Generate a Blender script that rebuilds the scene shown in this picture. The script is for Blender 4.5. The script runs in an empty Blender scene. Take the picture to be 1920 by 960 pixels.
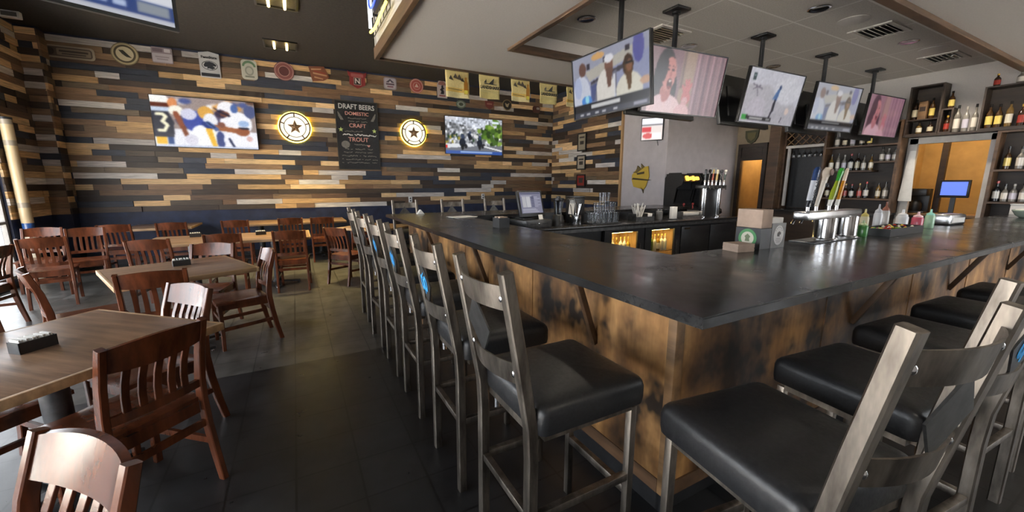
import bpy, bmesh, math, random
import numpy as np
from mathutils import Vector, Matrix, Euler
random.seed(7)
PI = math.pi
sc = bpy.context.scene
COL = sc.collection
LINK = COL.objects.link
V = Vector

def lin(c):
    return tuple((x/12.92 if x <= .04045 else ((x+.055)/1.055)**2.4) for x in c)
def hx(s):
    return lin(tuple(int(s[i:i+2], 16)/255 for i in (0, 2, 4)))

# ------------------------------------------------------------------ materials
M = {}
def nodes(name):
    m = bpy.data.materials.new(name); m.use_nodes = True
    nt = m.node_tree; b = nt.nodes['Principled BSDF']
    M[name] = m
    return m, nt, b
def L(nt, a, b): nt.links.new(a, b)
def noise(nt, scale, detail=4, stretch=(1, 1, 1), rough=.6, coord='Object'):
    tc = nt.nodes.new('ShaderNodeTexCoord'); mp = nt.nodes.new('ShaderNodeMapping')
    mp.inputs['Scale'].default_value = stretch
    n = nt.nodes.new('ShaderNodeTexNoise'); n.inputs['Scale'].default_value = scale
    n.inputs['Detail'].default_value = detail; n.inputs['Roughness'].default_value = rough
    L(nt, tc.outputs[coord], mp.inputs['Vector']); L(nt, mp.outputs['Vector'], n.inputs['Vector'])
    return n.outputs['Fac']
def ramp(nt, fac, stops):
    r = nt.nodes.new('ShaderNodeValToRGB'); e = r.color_ramp.elements
    while len(e) < len(stops): e.new(.5)
    for k, (p, c) in enumerate(stops):
        e[k].position = p; e[k].color = (*c[:3], 1)
    L(nt, fac, r.inputs['Fac'])
    return r.outputs['Color']
def mix(nt, a, b, fac=1., mode='MULTIPLY'):
    x = nt.nodes.new('ShaderNodeMix'); x.data_type = 'RGBA'; x.blend_type = mode
    for sock, v in ((x.inputs[0], fac), (x.inputs[6], a), (x.inputs[7], b)):
        if hasattr(v, 'links'): L(nt, v, sock)
        else: sock.default_value = v if isinstance(v, (int, float)) else (*v[:3], 1)
    return x.outputs[2]
def bump(nt, b, fac, strength=.2, dist=.01):
    n = nt.nodes.new('ShaderNodeBump'); n.inputs['Strength'].default_value = strength; n.inputs['Distance'].default_value = dist
    L(nt, fac, n.inputs['Height']); L(nt, n.outputs['Normal'], b.inputs['Normal'])
def pm(name, color, rough=.5, metal=0., var=.25, scale=12, stretch=(1, 1, 1), bmp=0, detail=4, spec=None, rvar=0):
    m, nt, b = nodes(name)
    f = noise(nt, scale, detail, stretch)
    lo = tuple(max(0, c*(1-var)) for c in color); hi = tuple(min(1, c*(1+var)) for c in color)
    L(nt, ramp(nt, f, [(.3, lo), (.7, hi)]), b.inputs['Base Color'])
    b.inputs['Roughness'].default_value = rough; b.inputs['Metallic'].default_value = metal
    if spec is not None: b.inputs['Specular IOR Level'].default_value = spec
    if rvar:
        L(nt, ramp(nt, noise(nt, scale*.6, 3, stretch), [(.3, (rough-rvar,)*3), (.7, (rough+rvar,)*3)]), b.inputs['Roughness'])
    if bmp: bump(nt, b, f, bmp)
    return m
def attrmat(name, rough=.5, metal=0., grain=None, var=.0, bmp=0, emit=0, trans=0):
    m, nt, b = nodes(name)
    a = nt.nodes.new('ShaderNodeAttribute'); a.attribute_name = 'Col'
    c = a.outputs['Color']
    if grain:
        f = noise(nt, grain[0], 6, grain[1], .65)
        c = mix(nt, c, ramp(nt, f, [(.28, (1-var,)*3), (.72, (1+var,)*3)]))
        if bmp: bump(nt, b, f, bmp)
    if emit:
        L(nt, c, b.inputs['Emission Color']); b.inputs['Emission Strength'].default_value = emit
        b.inputs['Base Color'].default_value = (.004, .004, .005, 1)
    else:
        L(nt, c, b.inputs['Base Color'])
    b.inputs['Roughness'].default_value = rough; b.inputs['Metallic'].default_value = metal
    return m
def emat(name, color, strength):
    m, nt, b = nodes(name)
    b.inputs['Base Color'].default_value = (*color, 1)
    b.inputs['Emission Color'].default_value = (*color, 1); b.inputs['Emission Strength'].default_value = strength
    return m
def glassmat(name, tint=(1, 1, 1), refl=.12, rough=.03, op=0.0):
    m = bpy.data.materials.new(name); m.use_nodes = True; nt = m.node_tree; M[name] = m
    nt.nodes.remove(nt.nodes['Principled BSDF'])
    out = [n for n in nt.nodes if n.type == 'OUTPUT_MATERIAL'][0]
    t = nt.nodes.new('ShaderNodeBsdfTransparent'); t.inputs[0].default_value = (*tint, 1)
    g = nt.nodes.new('ShaderNodeBsdfGlossy'); g.inputs['Roughness'].default_value = rough
    lw = nt.nodes.new('ShaderNodeLayerWeight'); lw.inputs['Blend'].default_value = .35
    mp = nt.nodes.new('ShaderNodeMapRange'); mp.inputs['To Min'].default_value = refl*.35; mp.inputs['To Max'].default_value = min(1, refl*4)
    L(nt, lw.outputs['Facing'], mp.inputs['Value'])
    mx = nt.nodes.new('ShaderNodeMixShader')
    L(nt, mp.outputs[0], mx.inputs[0]); L(nt, t.outputs[0], mx.inputs[1]); L(nt, g.outputs[0], mx.inputs[2]); L(nt, mx.outputs[0], out.inputs[0])
    return m

pm('mahogany', (.105, .030, .012), .24, 0, .5, 14, (1, 1, .12), .05)
pm('table_top', (.23, .135, .078), .34, 0, .5, 9, (.25, 3, 1), .04, 6)
pm('table_edge', (.40, .25, .13), .5, 0, .3, 14, (.3, 2, 1))
pm('steel', (.235, .205, .175), .42, 1, .55, 18, (1, 1, .25), .03, rvar=.1)
pm('dark_steel', (.11, .11, .11), .4, .9, .3, 20)
pm('chrome', (.75, .75, .76), .12, 1, .06, 8)
pm('stainless', (.55, .55, .55), .26, 1, .15, 20, (1, 1, .08))
pm('vinyl', (.012, .012, .013), .42, 0, .35, 90, (1, 1, 1), .06, rvar=.06)
pm('black_metal', (.016, .016, .017), .42, .3, .3, 20)
pm('black_plastic', (.014, .014, .015), .4, 0, .3, 25)
pm('iron', (.07, .07, .072), .5, .6, .4, 12)
pm('brown_wood', (.085, .045, .022), .5, 0, .5, 10, (1, .15, 1), .04)
pm('shelf_wood', (.030, .018, .011), .55, 0, .5, 10, (1, .2, 1), .03)
pm('crate_wood', (.19, .105, .045), .6, 0, .45, 10, (1, .2, 1), .05)
pm('trim_wood', (.075, .042, .022), .5, 0, .6, 7, (.25, .25, 3), .05)
pm('gold_wood', (.42, .26, .12), .5, 0, .3, 10, (2, 2, .15))
pm('white_paint', (.52, .49, .46), .85, 0, .05, 60, bmp=.03)
pm('lilac_wall', (.52, .475, .475), .85, 0, .07, 5, bmp=.02)
pm('tan_wall', (.28, .22, .15), .85, 0, .12, 4, bmp=.02)
pm('orange_wall', (.46, .33, .16), .85, 0, .15, 3)
pm('dark_ceiling', (.026, .021, .016), .9, 0, .35, 25, bmp=.1)
pm('navy', (.014, .021, .055), .6, 0, .4, 5)
pm('white_plastic', (.7, .69, .67), .4, 0, .04, 10)
pm('paper', (.72, .70, .66), .8, 0, .06, 15)
pm('kraft', (.42, .31, .24), .8, 0, .12, 15)
pm('acrylic', (.16, .155, .15), .25, 0, .15, 15)
pm('white_trim', (.5, .47, .43), .5, 0, .1, 8)
pm('asphalt', (.55, .52, .48), .9, 0, .2, 3)
pm('grey_frame', (.22, .21, .2), .5, .3, .15, 8)
attrmat('paint', .55)
attrmat('gloss_paint', .18)
attrmat('cloth', .9, 0, (40, (1, 1, 1)), .12)
attrmat('plank', .55, 0, (3.2, (1, 1, 22)), .55, .12)
attrmat('screen', .25, emit=.47)
emat('lamp_white', (1, .93, .82), 9)
emat('lamp_warm', (1, .72, .28), 6)
emat('neon_yellow', (1, .80, .16), 1.3)
emat('neon_cream', (1, .93, .76), .43)
emat('neon_white', (.9, .95, 1), .5)
emat('neon_halo', (1, .70, .05), 12)
emat('cooler_light', (1, .74, .26), 16)
emat('blue_screen', (.11, .19, .80), .55)
emat('marquee', (1, .45, .05), 1.6)
glassmat('pane', (.96, .97, .98), .10)
glassmat('cup_glass', (.72, .73, .74), .24, .12)
glassmat('cooler_glass', (.9, .9, .88), .06)

# countertop: dark slate grey stone
m, nt, b = nodes('stone')
f = noise(nt, 2.2, 7); g = noise(nt, 60, 3)
c = mix(nt, ramp(nt, f, [(.3, (.012, .012, .013)), (.55, (.022, .021, .021)), (.75, (.042, .04, .039))]), ramp(nt, g, [(.3, (.8,)*3), (.7, (1.2,)*3)]))
L(nt, c, b.inputs['Base Color'])
L(nt, ramp(nt, noise(nt, 4, 5), [(.3, (.13,)*3), (.7, (.3,)*3)]), b.inputs['Roughness'])
bump(nt, b, noise(nt, 14, 3), .03)
# burnt plywood of the bar front
m, nt, b = nodes('burnt_wood')
f = noise(nt, 1.6, 5, (1, 1, .8), .62); g = noise(nt, 9, 6, (1, 1, .14)); k = noise(nt, 4.2, 3, (1, 1, .8))
c = ramp(nt, g, [(.25, (.16, .078, .028)), (.5, (.33, .17, .06)), (.75, (.55, .32, .13))])
c = mix(nt, c, ramp(nt, f, [(.36, (.07, .06, .06)), (.49, (.5, .47, .45)), (.58, (1, 1, 1))]))
c = mix(nt, c, ramp(nt, k, [(.36, (.05, .045, .04)), (.46, (.8, .78, .75)), (.6, (1.2, 1.18, 1.12))]))
L(nt, c, b.inputs['Base Color']); b.inputs['Roughness'].default_value = .5
bump(nt, b, g, .05)
# floor: square slate tiles, base tone paler beyond a straight line across the room
m, nt, b = nodes('floor_tile')
tc = nt.nodes.new('ShaderNodeTexCoord'); mp = nt.nodes.new('ShaderNodeMapping')
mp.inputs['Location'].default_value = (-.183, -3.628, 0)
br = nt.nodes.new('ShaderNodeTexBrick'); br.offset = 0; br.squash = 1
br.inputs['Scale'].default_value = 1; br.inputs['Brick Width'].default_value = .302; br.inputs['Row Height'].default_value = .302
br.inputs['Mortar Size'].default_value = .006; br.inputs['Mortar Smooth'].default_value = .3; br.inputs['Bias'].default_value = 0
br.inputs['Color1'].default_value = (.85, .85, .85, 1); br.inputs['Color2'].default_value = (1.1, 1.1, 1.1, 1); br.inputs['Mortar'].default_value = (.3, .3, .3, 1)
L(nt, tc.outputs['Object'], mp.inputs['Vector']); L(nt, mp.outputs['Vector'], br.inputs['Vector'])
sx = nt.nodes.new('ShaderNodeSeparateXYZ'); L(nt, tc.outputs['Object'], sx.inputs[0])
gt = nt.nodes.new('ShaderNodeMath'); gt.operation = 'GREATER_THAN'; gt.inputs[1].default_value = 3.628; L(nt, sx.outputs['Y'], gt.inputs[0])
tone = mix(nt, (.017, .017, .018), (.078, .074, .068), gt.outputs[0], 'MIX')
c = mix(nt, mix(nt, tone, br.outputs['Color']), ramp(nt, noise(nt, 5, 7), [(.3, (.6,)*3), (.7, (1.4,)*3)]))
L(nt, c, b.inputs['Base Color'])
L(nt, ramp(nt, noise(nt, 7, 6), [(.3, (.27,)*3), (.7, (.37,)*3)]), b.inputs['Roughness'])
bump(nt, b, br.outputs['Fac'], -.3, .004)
# acoustic ceiling tiles in the tray
m, nt, b = nodes('ceiling_tile')
tc = nt.nodes.new('ShaderNodeTexCoord'); mp = nt.nodes.new('ShaderNodeMapping'); mp.inputs['Location'].default_value = (-.25, -.13, 0)
br = nt.nodes.new('ShaderNodeTexBrick'); br.offset = 0
br.inputs['Scale'].default_value = 1; br.inputs['Brick Width'].default_value = 1.22; br.inputs['Row Height'].default_value = .66
br.inputs['Mortar Size'].default_value = .011; br.inputs['Mortar Smooth'].default_value = .05
br.inputs['Color1'].default_value = (.50, .47, .43, 1); br.inputs['Color2'].default_value = (.54, .51, .47, 1); br.inputs['Mortar'].default_value = (.70, .68, .64, 1)
L(nt, tc.outputs['Object'], mp.inputs['Vector']); L(nt, mp.outputs['Vector'], br.inputs['Vector'])
c = mix(nt, br.outputs['Color'], ramp(nt, noise(nt, 70, 4), [(.35, (.85,)*3), (.6, (1.05,)*3)]))
L(nt, c, b.inputs['Base Color']); b.inputs['Roughness'].default_value = .9

# ------------------------------------------------------------------ mesh kit
class MB:
    def __init__(s):
        s.bm = bmesh.new(); s.lay = s.bm.loops.layers.float_color.new('Col'); s.c = (1, 1, 1, 1); s.mi = 0; s.T = None
    def col(s, c): s.c = (*c[:3], 1); return s
    def mat(s, i): s.mi = i; return s
    def _f(s, fs):
        for f in fs:
            f.material_index = s.mi
            for l in f.loops: l[s.lay] = s.c
    def add(s, verts, faces):
        vs = [s.bm.verts.new(s.T @ V(v) if s.T else V(v)) for v in verts]
        out = []
        for f in faces:
            try: out.append(s.bm.faces.new([vs[i] for i in f]))
            except ValueError: pass
        s._f(out); return vs, out
    def box(s, c, d, R=None, bev=0, seg=2):
        hx_, hy, hz = d[0]/2, d[1]/2, d[2]/2
        P = [V((x*hx_, y*hy, z*hz)) for z in (-1, 1) for y in (-1, 1) for x in (-1, 1)]
        if R is not None:
            if isinstance(R, (int, float)): R = Matrix.Rotation(R, 3, 'Z')
            P = [R @ p for p in P]
        P = [p + V(c) for p in P]
        vs, fs = s.add(P, [(0, 2, 3, 1), (4, 5, 7, 6), (0, 1, 5, 4), (2, 6, 7, 3), (0, 4, 6, 2), (1, 3, 7, 5)])
        if bev:
            es = {e for f in fs for e in f.edges}
            r = bmesh.ops.bevel(s.bm, geom=list(es), offset=bev, segments=seg, affect='EDGES', profile=.5)
            s._f(r['faces']); s._f([f for f in fs if f.is_valid])
        return s
    def bx(s, x0, x1, y0, y1, z0, z1, bev=0):
        return s.box(((x0+x1)/2, (y0+y1)/2, (z0+z1)/2), (x1-x0, y1-y0, z1-z0), None, bev)
    def beam(s, p, q, w, h, up=(0, 0, 1), bev=0):
        p, q = V(p), V(q); d = (q-p); n = d.length; d.normalize()
        sd = d.cross(V(up)).normalized(); u = sd.cross(d)
        R = Matrix((sd, d, u)).transposed()
        return s.box((p+q)/2, (w, n, h), R, bev)
    def rings(s, rings, cap=True, closed=False):
        n = len(rings[0]); vs = []; fs = []
        for r in rings: vs += list(r)
        k = len(rings)
        for i in range(k if closed else k-1):
            a, b_ = i*n, ((i+1) % k)*n
            for j in range(n): fs.append((a+j, a+(j+1) % n, b_+(j+1) % n, b_+j))
        if cap and not closed:
            fs.append(tuple(reversed(range(n)))); fs.append(tuple((k-1)*n+j for j in range(n)))
        s.add(vs, fs); return s
    def tube(s, pts, r, n=8, closed=False):
        pts = [V(p) for p in pts]; k = len(pts); R = []
        prev = None
        for i, p in enumerate(pts):
            a = pts[(i-1) % k] if (closed or i > 0) else p; b_ = pts[(i+1) % k] if (closed or i < k-1) else p
            d = (b_-a).normalized()
            if prev is None: prev = d.orthogonal().normalized()
            u = (prev - d*prev.dot(d)).normalized(); w = d.cross(u); prev = u
            rr = r[i] if isinstance(r, (list, tuple)) else r
            R.append([p + u*math.cos(t)*rr + w*math.sin(t)*rr for t in (2*PI*j/n for j in range(n))])
        return s.rings(R, True, closed)
    def lathe(s, prof, o=(0, 0, 0), n=20, cols=None):
        R = [[V(o)+V((r*math.cos(2*PI*j/n), r*math.sin(2*PI*j/n), z)) for j in range(n)] for r, z in prof]
        if not cols: return s.rings(R)
        for i in range(len(R)-1):
            s.col(cols[i]); s.add(R[i]+R[i+1], [(j, (j+1) % n, n+(j+1) % n, n+j) for j in range(n)])
        s.col(cols[0]); s.add(R[0], [tuple(reversed(range(n)))]); s.col(cols[-1]); s.add(R[-1], [tuple(range(n))])
        return s
    def sweep(s, pts, w, t, x=0):
        """bar whose centre line runs in the YZ plane: w wide along X, t thick in the plane"""
        R = []; k = len(pts)
        for i, (y, z) in enumerate(pts):
            a = pts[max(0, i-1)]; b_ = pts[min(k-1, i+1)]
            d = V((b_[0]-a[0], b_[1]-a[1])).normalized(); nx = V((-d.y, d.x))
            tt = t[i] if isinstance(t, (list, tuple)) else t
            if i in (0,) and abs(d.y) > .7: nx = V((-1, 0))
            p0 = V((y, z))+nx*tt/2; p1 = V((y, z))-nx*tt/2
            g = min(w, tt)*.13; e_ = (p1-p0).normalized()*g
            R.append([V((x+a_, *q)) for a_, q in ((-w/2+g, p0), (w/2-g, p0), (w/2, p0+e_), (w/2, p1-e_), (w/2-g, p1), (-w/2+g, p1), (-w/2, p1-e_), (-w/2, p0+e_))])
        return s.rings(R)
    def prism(s, poly, z0, z1, Mx=None):
        n = len(poly); P = [V((p[0], p[1], z)) for z in (z0, z1) for p in poly]
        if Mx is not None: P = [Mx @ p for p in P]
        s.add(P, [tuple(reversed(range(n))), tuple(range(n, 2*n))]+[(j, (j+1) % n, n+(j+1) % n, n+j) for j in range(n)])
        return s
    def build(s, name, mats, parent=None, smooth=0, loc=None):
        bmesh.ops.recalc_face_normals(s.bm, faces=s.bm.faces)
        me = bpy.data.meshes.new(name); s.bm.to_mesh(me); s.bm.free()
        for x in (mats if isinstance(mats, (list, tuple)) else [mats]): me.materials.append(M[x])
        if smooth:
            me.polygons.foreach_set('use_smooth', [True]*len(me.polygons)); me.set_sharp_from_angle(angle=math.radians(smooth))
        o = bpy.data.objects.new(name, me); LINK(o)
        if parent: o.parent = parent
        if loc: o.location = loc
        return o
def tag(o, label=None, cat=None, group=None, kind=None):
    for k, v in (('label', label), ('category', cat), ('group', group), ('kind', kind)):
        if v: o[k] = v
    return o
def thing(name, label, cat, loc=(0, 0, 0), rz=0, group=None):
    o = bpy.data.objects.new(name, None); LINK(o); o.empty_display_size = .1
    o.location = loc; o.rotation_euler = (0, 0, rz)
    return tag(o, label, cat, group)
def struct(mb, name, mats, parent=None, smooth=0):
    o = mb.build(name, mats, parent, smooth)
    if not parent: o['kind'] = 'structure'
    return o
KIDS = {}
def children(o): return [c for c in o.children]
def copy_tree(o, parent=None):
    c = o.copy(); LINK(c)
    if parent: c.parent = parent
    for ch in children(o): copy_tree(ch, c)
    return c
def place(proto, loc, rz, label, group=None, first=[]):
    """first use moves the prototype itself, later uses copy it"""
    if proto.name not in first: first.append(proto.name); o = proto
    else: o = copy_tree(proto)
    o.location = loc; o.rotation_euler = (o.rotation_euler[0], 0, rz)
    o['label'] = label
    if group: o['group'] = group
    return o
def text(body, size, mat, name, parent, loc, rot=(PI/2, 0, 0), ext=.0012, align='CENTER', sx=1., space=1., bold=0.):
    cu = bpy.data.curves.new('t', 'FONT'); cu.body = body; cu.size = size; cu.extrude = ext; cu.align_x = align; cu.align_y = 'CENTER'
    cu.resolution_u = 3; cu.offset = bold*size; cu.space_character = space
    ob = bpy.data.objects.new('t', cu); LINK(ob)
    dg = bpy.context.evaluated_depsgraph_get(); dg.update()
    me = bpy.data.meshes.new_from_object(ob.evaluated_get(dg)); me.name = name
    bpy.data.objects.remove(ob); bpy.data.curves.remove(cu)
    me.materials.clear(); me.materials.append(M[mat])
    o = bpy.data.objects.new(name, me); LINK(o); o.parent = parent; o.location = loc; o.rotation_euler = rot; o.scale = (sx, 1, 1)
    return o
def ell(cx, cy, rx, ry=None, n=24, a0=0, a1=2*PI):
    ry = ry or rx
    full = abs(a1-a0-2*PI) < 1e-6
    return [(cx+rx*math.cos(a0+(a1-a0)*i/(n if full else n-1)), cy+ry*math.sin(a0+(a1-a0)*i/(n if full else n-1))) for i in range(n)]
def rrect(w, h, r, n=4, cx=0, cy=0):
    P = []
    for sx_, sy, a in ((1, 1, 0), (-1, 1, PI/2), (-1, -1, PI), (1, -1, 1.5*PI)):
        for i in range(n+1):
            t = a+PI/2*i/n; P.append((cx+sx_*(w/2-r)+r*math.cos(t), cy+sy*(h/2-r)+r*math.sin(t)))
    return P
def star(cx, cy, r, k=.42, n=5, rot=PI/2):
    return [(cx+(r if i % 2 == 0 else r*k)*math.cos(rot+PI*i/n), cy+(r if i % 2 == 0 else r*k)*math.sin(rot+PI*i/n)) for i in range(2*n)]
# upright frame: local x right, y up -> world X, Z; thickness toward -Y
UP = Matrix(((1, 0, 0), (0, 0, -1), (0, 1, 0))).to_4x4()

# ------------------------------------------------------------------ pictures shown on the screens
class Img:
    def __init__(s, w=112, h=63, bg=(0, 0, 0)):
        s.w, s.h = w, h; s.a = np.zeros((h, w, 3)); s.a[:] = bg
        s.X, s.Y = np.meshgrid((np.arange(w)+.5)/w*16, (np.arange(h)+.5)/h*9)   # 16 x 9 units, y down
    def put(s, m, c): s.a[m] = c
    def e(s, cx, cy, rx, ry, c, ang=0):
        dx, dy = s.X-cx, s.Y-cy; ca, sa = math.cos(ang), math.sin(ang)
        s.put(((dx*ca+dy*sa)/rx)**2+((dy*ca-dx*sa)/ry)**2 < 1, c)
    def r(s, x0, y0, x1, y1, c): s.put((s.X > x0) & (s.X < x1) & (s.Y > y0) & (s.Y < y1), c)
    def p(s, pts, c):
        ins = np.zeros(s.X.shape, bool); n = len(pts)
        for i in range(n):
            (x0, y0), (x1, y1) = pts[i], pts[(i+1) % n]
            if y0 == y1: continue
            cr = ((s.Y > min(y0, y1)) & (s.Y <= max(y0, y1)) & (s.X < x0+(s.Y-y0)*(x1-x0)/(y1-y0)))
            ins ^= cr
        s.put(ins, c)
    def l(s, x0, y0, x1, y1, w, c):
        d = np.array((x1-x0, y1-y0)); n2 = (d**2).sum(); t = np.clip(((s.X-x0)*d[0]+(s.Y-y0)*d[1])/n2, 0, 1)
        s.put(np.hypot(s.X-x0-t*d[0], s.Y-y0-t*d[1]) < w/2, c)
    def grain(s, amt, seed=1, k=1):
        rg = np.random.default_rng(seed); g = rg.normal(0, amt, (s.h//k+1, s.w//k+1, 1)).repeat(k, 0).repeat(k, 1)[:s.h, :s.w]
        s.a = np.clip(s.a*(1+g), 0, 1)
    def blur(s, n=1):
        for _ in range(n):
            p = np.pad(s.a, ((1, 1), (1, 1), (0, 0)), 'edge')
            s.a = (p[:-2, 1:-1]+p[2:, 1:-1]+p[1:-1, :-2]+p[1:-1, 2:]+2*p[1:-1, 1:-1])/6
    def mesh(s, name, w, h, parent, loc, mat='screen', gain=1.):
        nx, ny = s.w, s.h
        xs = (np.arange(nx)/(nx-1)-.5)*w; zs = (.5-np.arange(ny)/(ny-1))*h
        vx = np.zeros((ny, nx, 3)); vx[:, :, 0] = xs[None]; vx[:, :, 2] = zs[:, None]
        idx = np.arange(nx*ny).reshape(ny, nx)
        fc = np.stack((idx[1:, :-1], idx[1:, 1:], idx[:-1, 1:], idx[:-1, :-1]), -1).reshape(-1, 4)
        me = bpy.data.meshes.new(name); me.from_pydata(vx.reshape(-1, 3).tolist(), [], fc.tolist())
        a = s.a; li = np.where(a <= .04045, a/12.92, ((np.clip(a, 0, 1)+.055)/1.055)**2.4)*gain
        at = me.color_attributes.new('Col', 'FLOAT_COLOR', 'POINT')
        at.data.foreach_set('color', np.concatenate((li, np.ones((ny, nx, 1))), -1).astype(np.float32).ravel())
        me.materials.append(M[mat]); me.update()
        o = bpy.data.objects.new(name, me); LINK(o); o.parent = parent; o.location = loc
        return o
def pic_football():
    i = Img(128, 72, (.60, .54, .52))
    for k in range(18): i.e(random.uniform(2, 16), random.uniform(0, 2.6), random.uniform(.4, 1.2), random.uniform(.3, .8), random.choice([(.9, .85, .8), (.35, .25, .2), (.85, .6, .3), (.3, .35, .55), (.95, .95, .95)]))
    i.blur(3)
    i.r(0, 5.8, 16, 9, (.90, .90, .93)); i.e(7.5, 4.2, 4.2, 1.8, (.36, .33, .42))
    i.e(1.2, .9, 1.6, 1.2, (.95, .95, .93)); i.r(0, 1.2, 2.6, 2.0, (.35, .16, .1)); i.r(0, 2.0, 2.6, 2.9, (.75, .8, .88))
    i.p([(0, 2.7), (2.4, 2.7), (3.1, 4.5), (2.9, 7.2), (0, 7.2)], (.20, .20, .24))
    for a in ((.7, 3.3, 1.5, 3.2), (1.5, 3.2, 2.0, 3.7), (2.0, 3.7, 1.4, 4.5), (1.4, 4.5, 2.1, 5.2), (2.1, 5.2, 1.6, 6.1), (1.6, 6.1, .8, 6.1)): i.l(*a, .5, (.95, .93, .80))
    i.r(.2, 7.3, 1.7, 8.5, (.93, .72, .2)); i.r(1.9, 7.3, 2.8, 8.5, (.2, .3, .5))
    i.e(3.2, 1.2, .7, .9, (.85, .55, .35)); i.e(3.6, 2.5, 1.1, .9, (.94, .92, .86)); i.l(3.5, 3.0, 4.3, 5.4, .85, (.55, .30, .2)); i.l(4.3, 5.4, 5.0, 7.6, .7, (.5, .28, .18))
    i.e(6.2, 4.2, 1.7, 1.9, (.24, .30, .62)); i.e(5.4, 3.0, 1.2, 1.0, (.80, .80, .88)); i.e(8.0, 2.6, 1.2, 1.2, (.85, .64, .3)); i.e(8.6, 4.0, 1.1, 1.4, (.90, .90, .92)); i.e(7.0, 6.8, 1.6, 1.9, (.95, .95, .96))
    i.l(8.3, 5.5, 9.2, 8.8, 1.2, (.92, .72, .25)); i.l(8.9, 5.7, 9.5, 8.8, .35, (.97, .96, .9)); i.e(9.9, 7.4, .7, 1.6, (.25, .30, .5))
    i.e(12.7, 4.2, 2.6, 2.2, (.93, .93, .95)); i.e(13.2, 7.4, 2.8, 2.2, (.93, .93, .96))
    i.e(11.4, 1.6, 1.5, 1.35, (.93, .92, .93)); i.e(12.6, 1.5, .6, .8, (.3, .4, .62)); i.e(10.4, 2.6, .9, .8, (.26, .2, .26)); i.l(9.4, 1.6, 11.6, 3.0, .2, (.15, .16, .26)); i.l(9.5, 2.6, 10.9, 3.2, .2, (.15, .16, .26))
    i.l(8.6, 5.0, 14.0, 5.8, .9, (.62, .38, .24)); i.e(13.6, 5.7, 1.2, .8, (.58, .34, .22)); i.e(8.0, 4.8, .9, .5, (.15, .22, .5), .5)
    i.e(15.1, 1.9, 1.0, 1.2, (.3, .34, .5)); i.l(11.3, 7.2, 11.9, 8.5, .4, (.15, .18, .3))
    i.e(10.3, 4.6, .6, .5, (.5, .32, .26)); i.e(13.9, 4.2, .9, .6, (.62, .72, .86)); i.l(13.2, 5.0, 14.6, 5.1, .35, (.14, .15, .22)); i.e(11.0, 2.6, .8, .5, (.45, .28, .22)); i.l(10.2, 2.2, 11.8, 2.9, .28, (.12, .13, .2)); i.e(14.6, 7.0, .5, .5, (.85, .7, .68)); i.e(5.4, 7.6, 1.0, 1.0, (.84, .83, .88)); i.l(8.2, 4.4, 9.4, 5.4, .7, (.30, .40, .62)); i.l(8.0, 4.2, 9.2, 5.2, .2, (.1, .14, .28))
    i.r(0, 8.6, 16, 9, (.75, .78, .86)); i.blur(2); i.grain(.03); return i
def pic_race():
    i = Img(112, 63, (.55, .56, .58)); i.grain(.3, 3, 4); i.blur(1)
    i.p([(0, 0), (16, 0), (16, 1), (9, 2.5), (0, 1.2)], (.72, .74, .78)); i.grain(.18, 6, 3)
    for k in range(70): i.e(random.gauss(13, 1.6), random.gauss(3.8, 1.7), .55, .55, random.choice([(.25, .38, .12), (.36, .5, .16), (.15, .24, .08), (.5, .62, .25)]))
    for k in range(26): i.e(random.uniform(0, 9), random.uniform(4, 6.2), .3, .45, random.choice([(.2, .22, .25), (.85, .85, .85), (.15, .25, .15), (.6, .55, .2)]))
    i.p([(6, 7), (16, 6.6), (16, 9), (0, 9), (0, 7.4)], (.42, .43, .46)); i.p([(0, 6.6), (7, 6.2), (8, 7.0), (0, 7.6)], (.85, .86, .88)); i.l(9, 6.6, 15.8, 7.9, .3, (.95, .95, .95))
    for cx, s_ in ((4.6, 1.), (9.4, .9), (6.6, .6)):
        y = 6.2 if s_ > .7 else 4.6
        i.e(cx, y, .85*s_, 1.1*s_, (.08, .10, .16)); i.e(cx+.1, y-1.6*s_, .5*s_, .55*s_, (.2, .25, .35)); i.e(cx, y+1.0*s_, .4*s_, .8*s_, (.03, .03, .04)); i.e(cx+.9*s_, y+.8*s_, .45*s_, .6*s_, (.1, .1, .12))
    i.r(0, 8.1, 16, 9, (.18, .32, .62)); i.r(4, 8.25, 13, 8.6, (.65, .75, .9)); i.r(0, 6.8, .6, 7.6, (.8, .15, .1)); i.r(.3, .2, 3, .8, (.8, .8, .82)); i.r(13, .6, 15, 1.2, (.85, .9, .95))
    i.blur(1); return i
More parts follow.
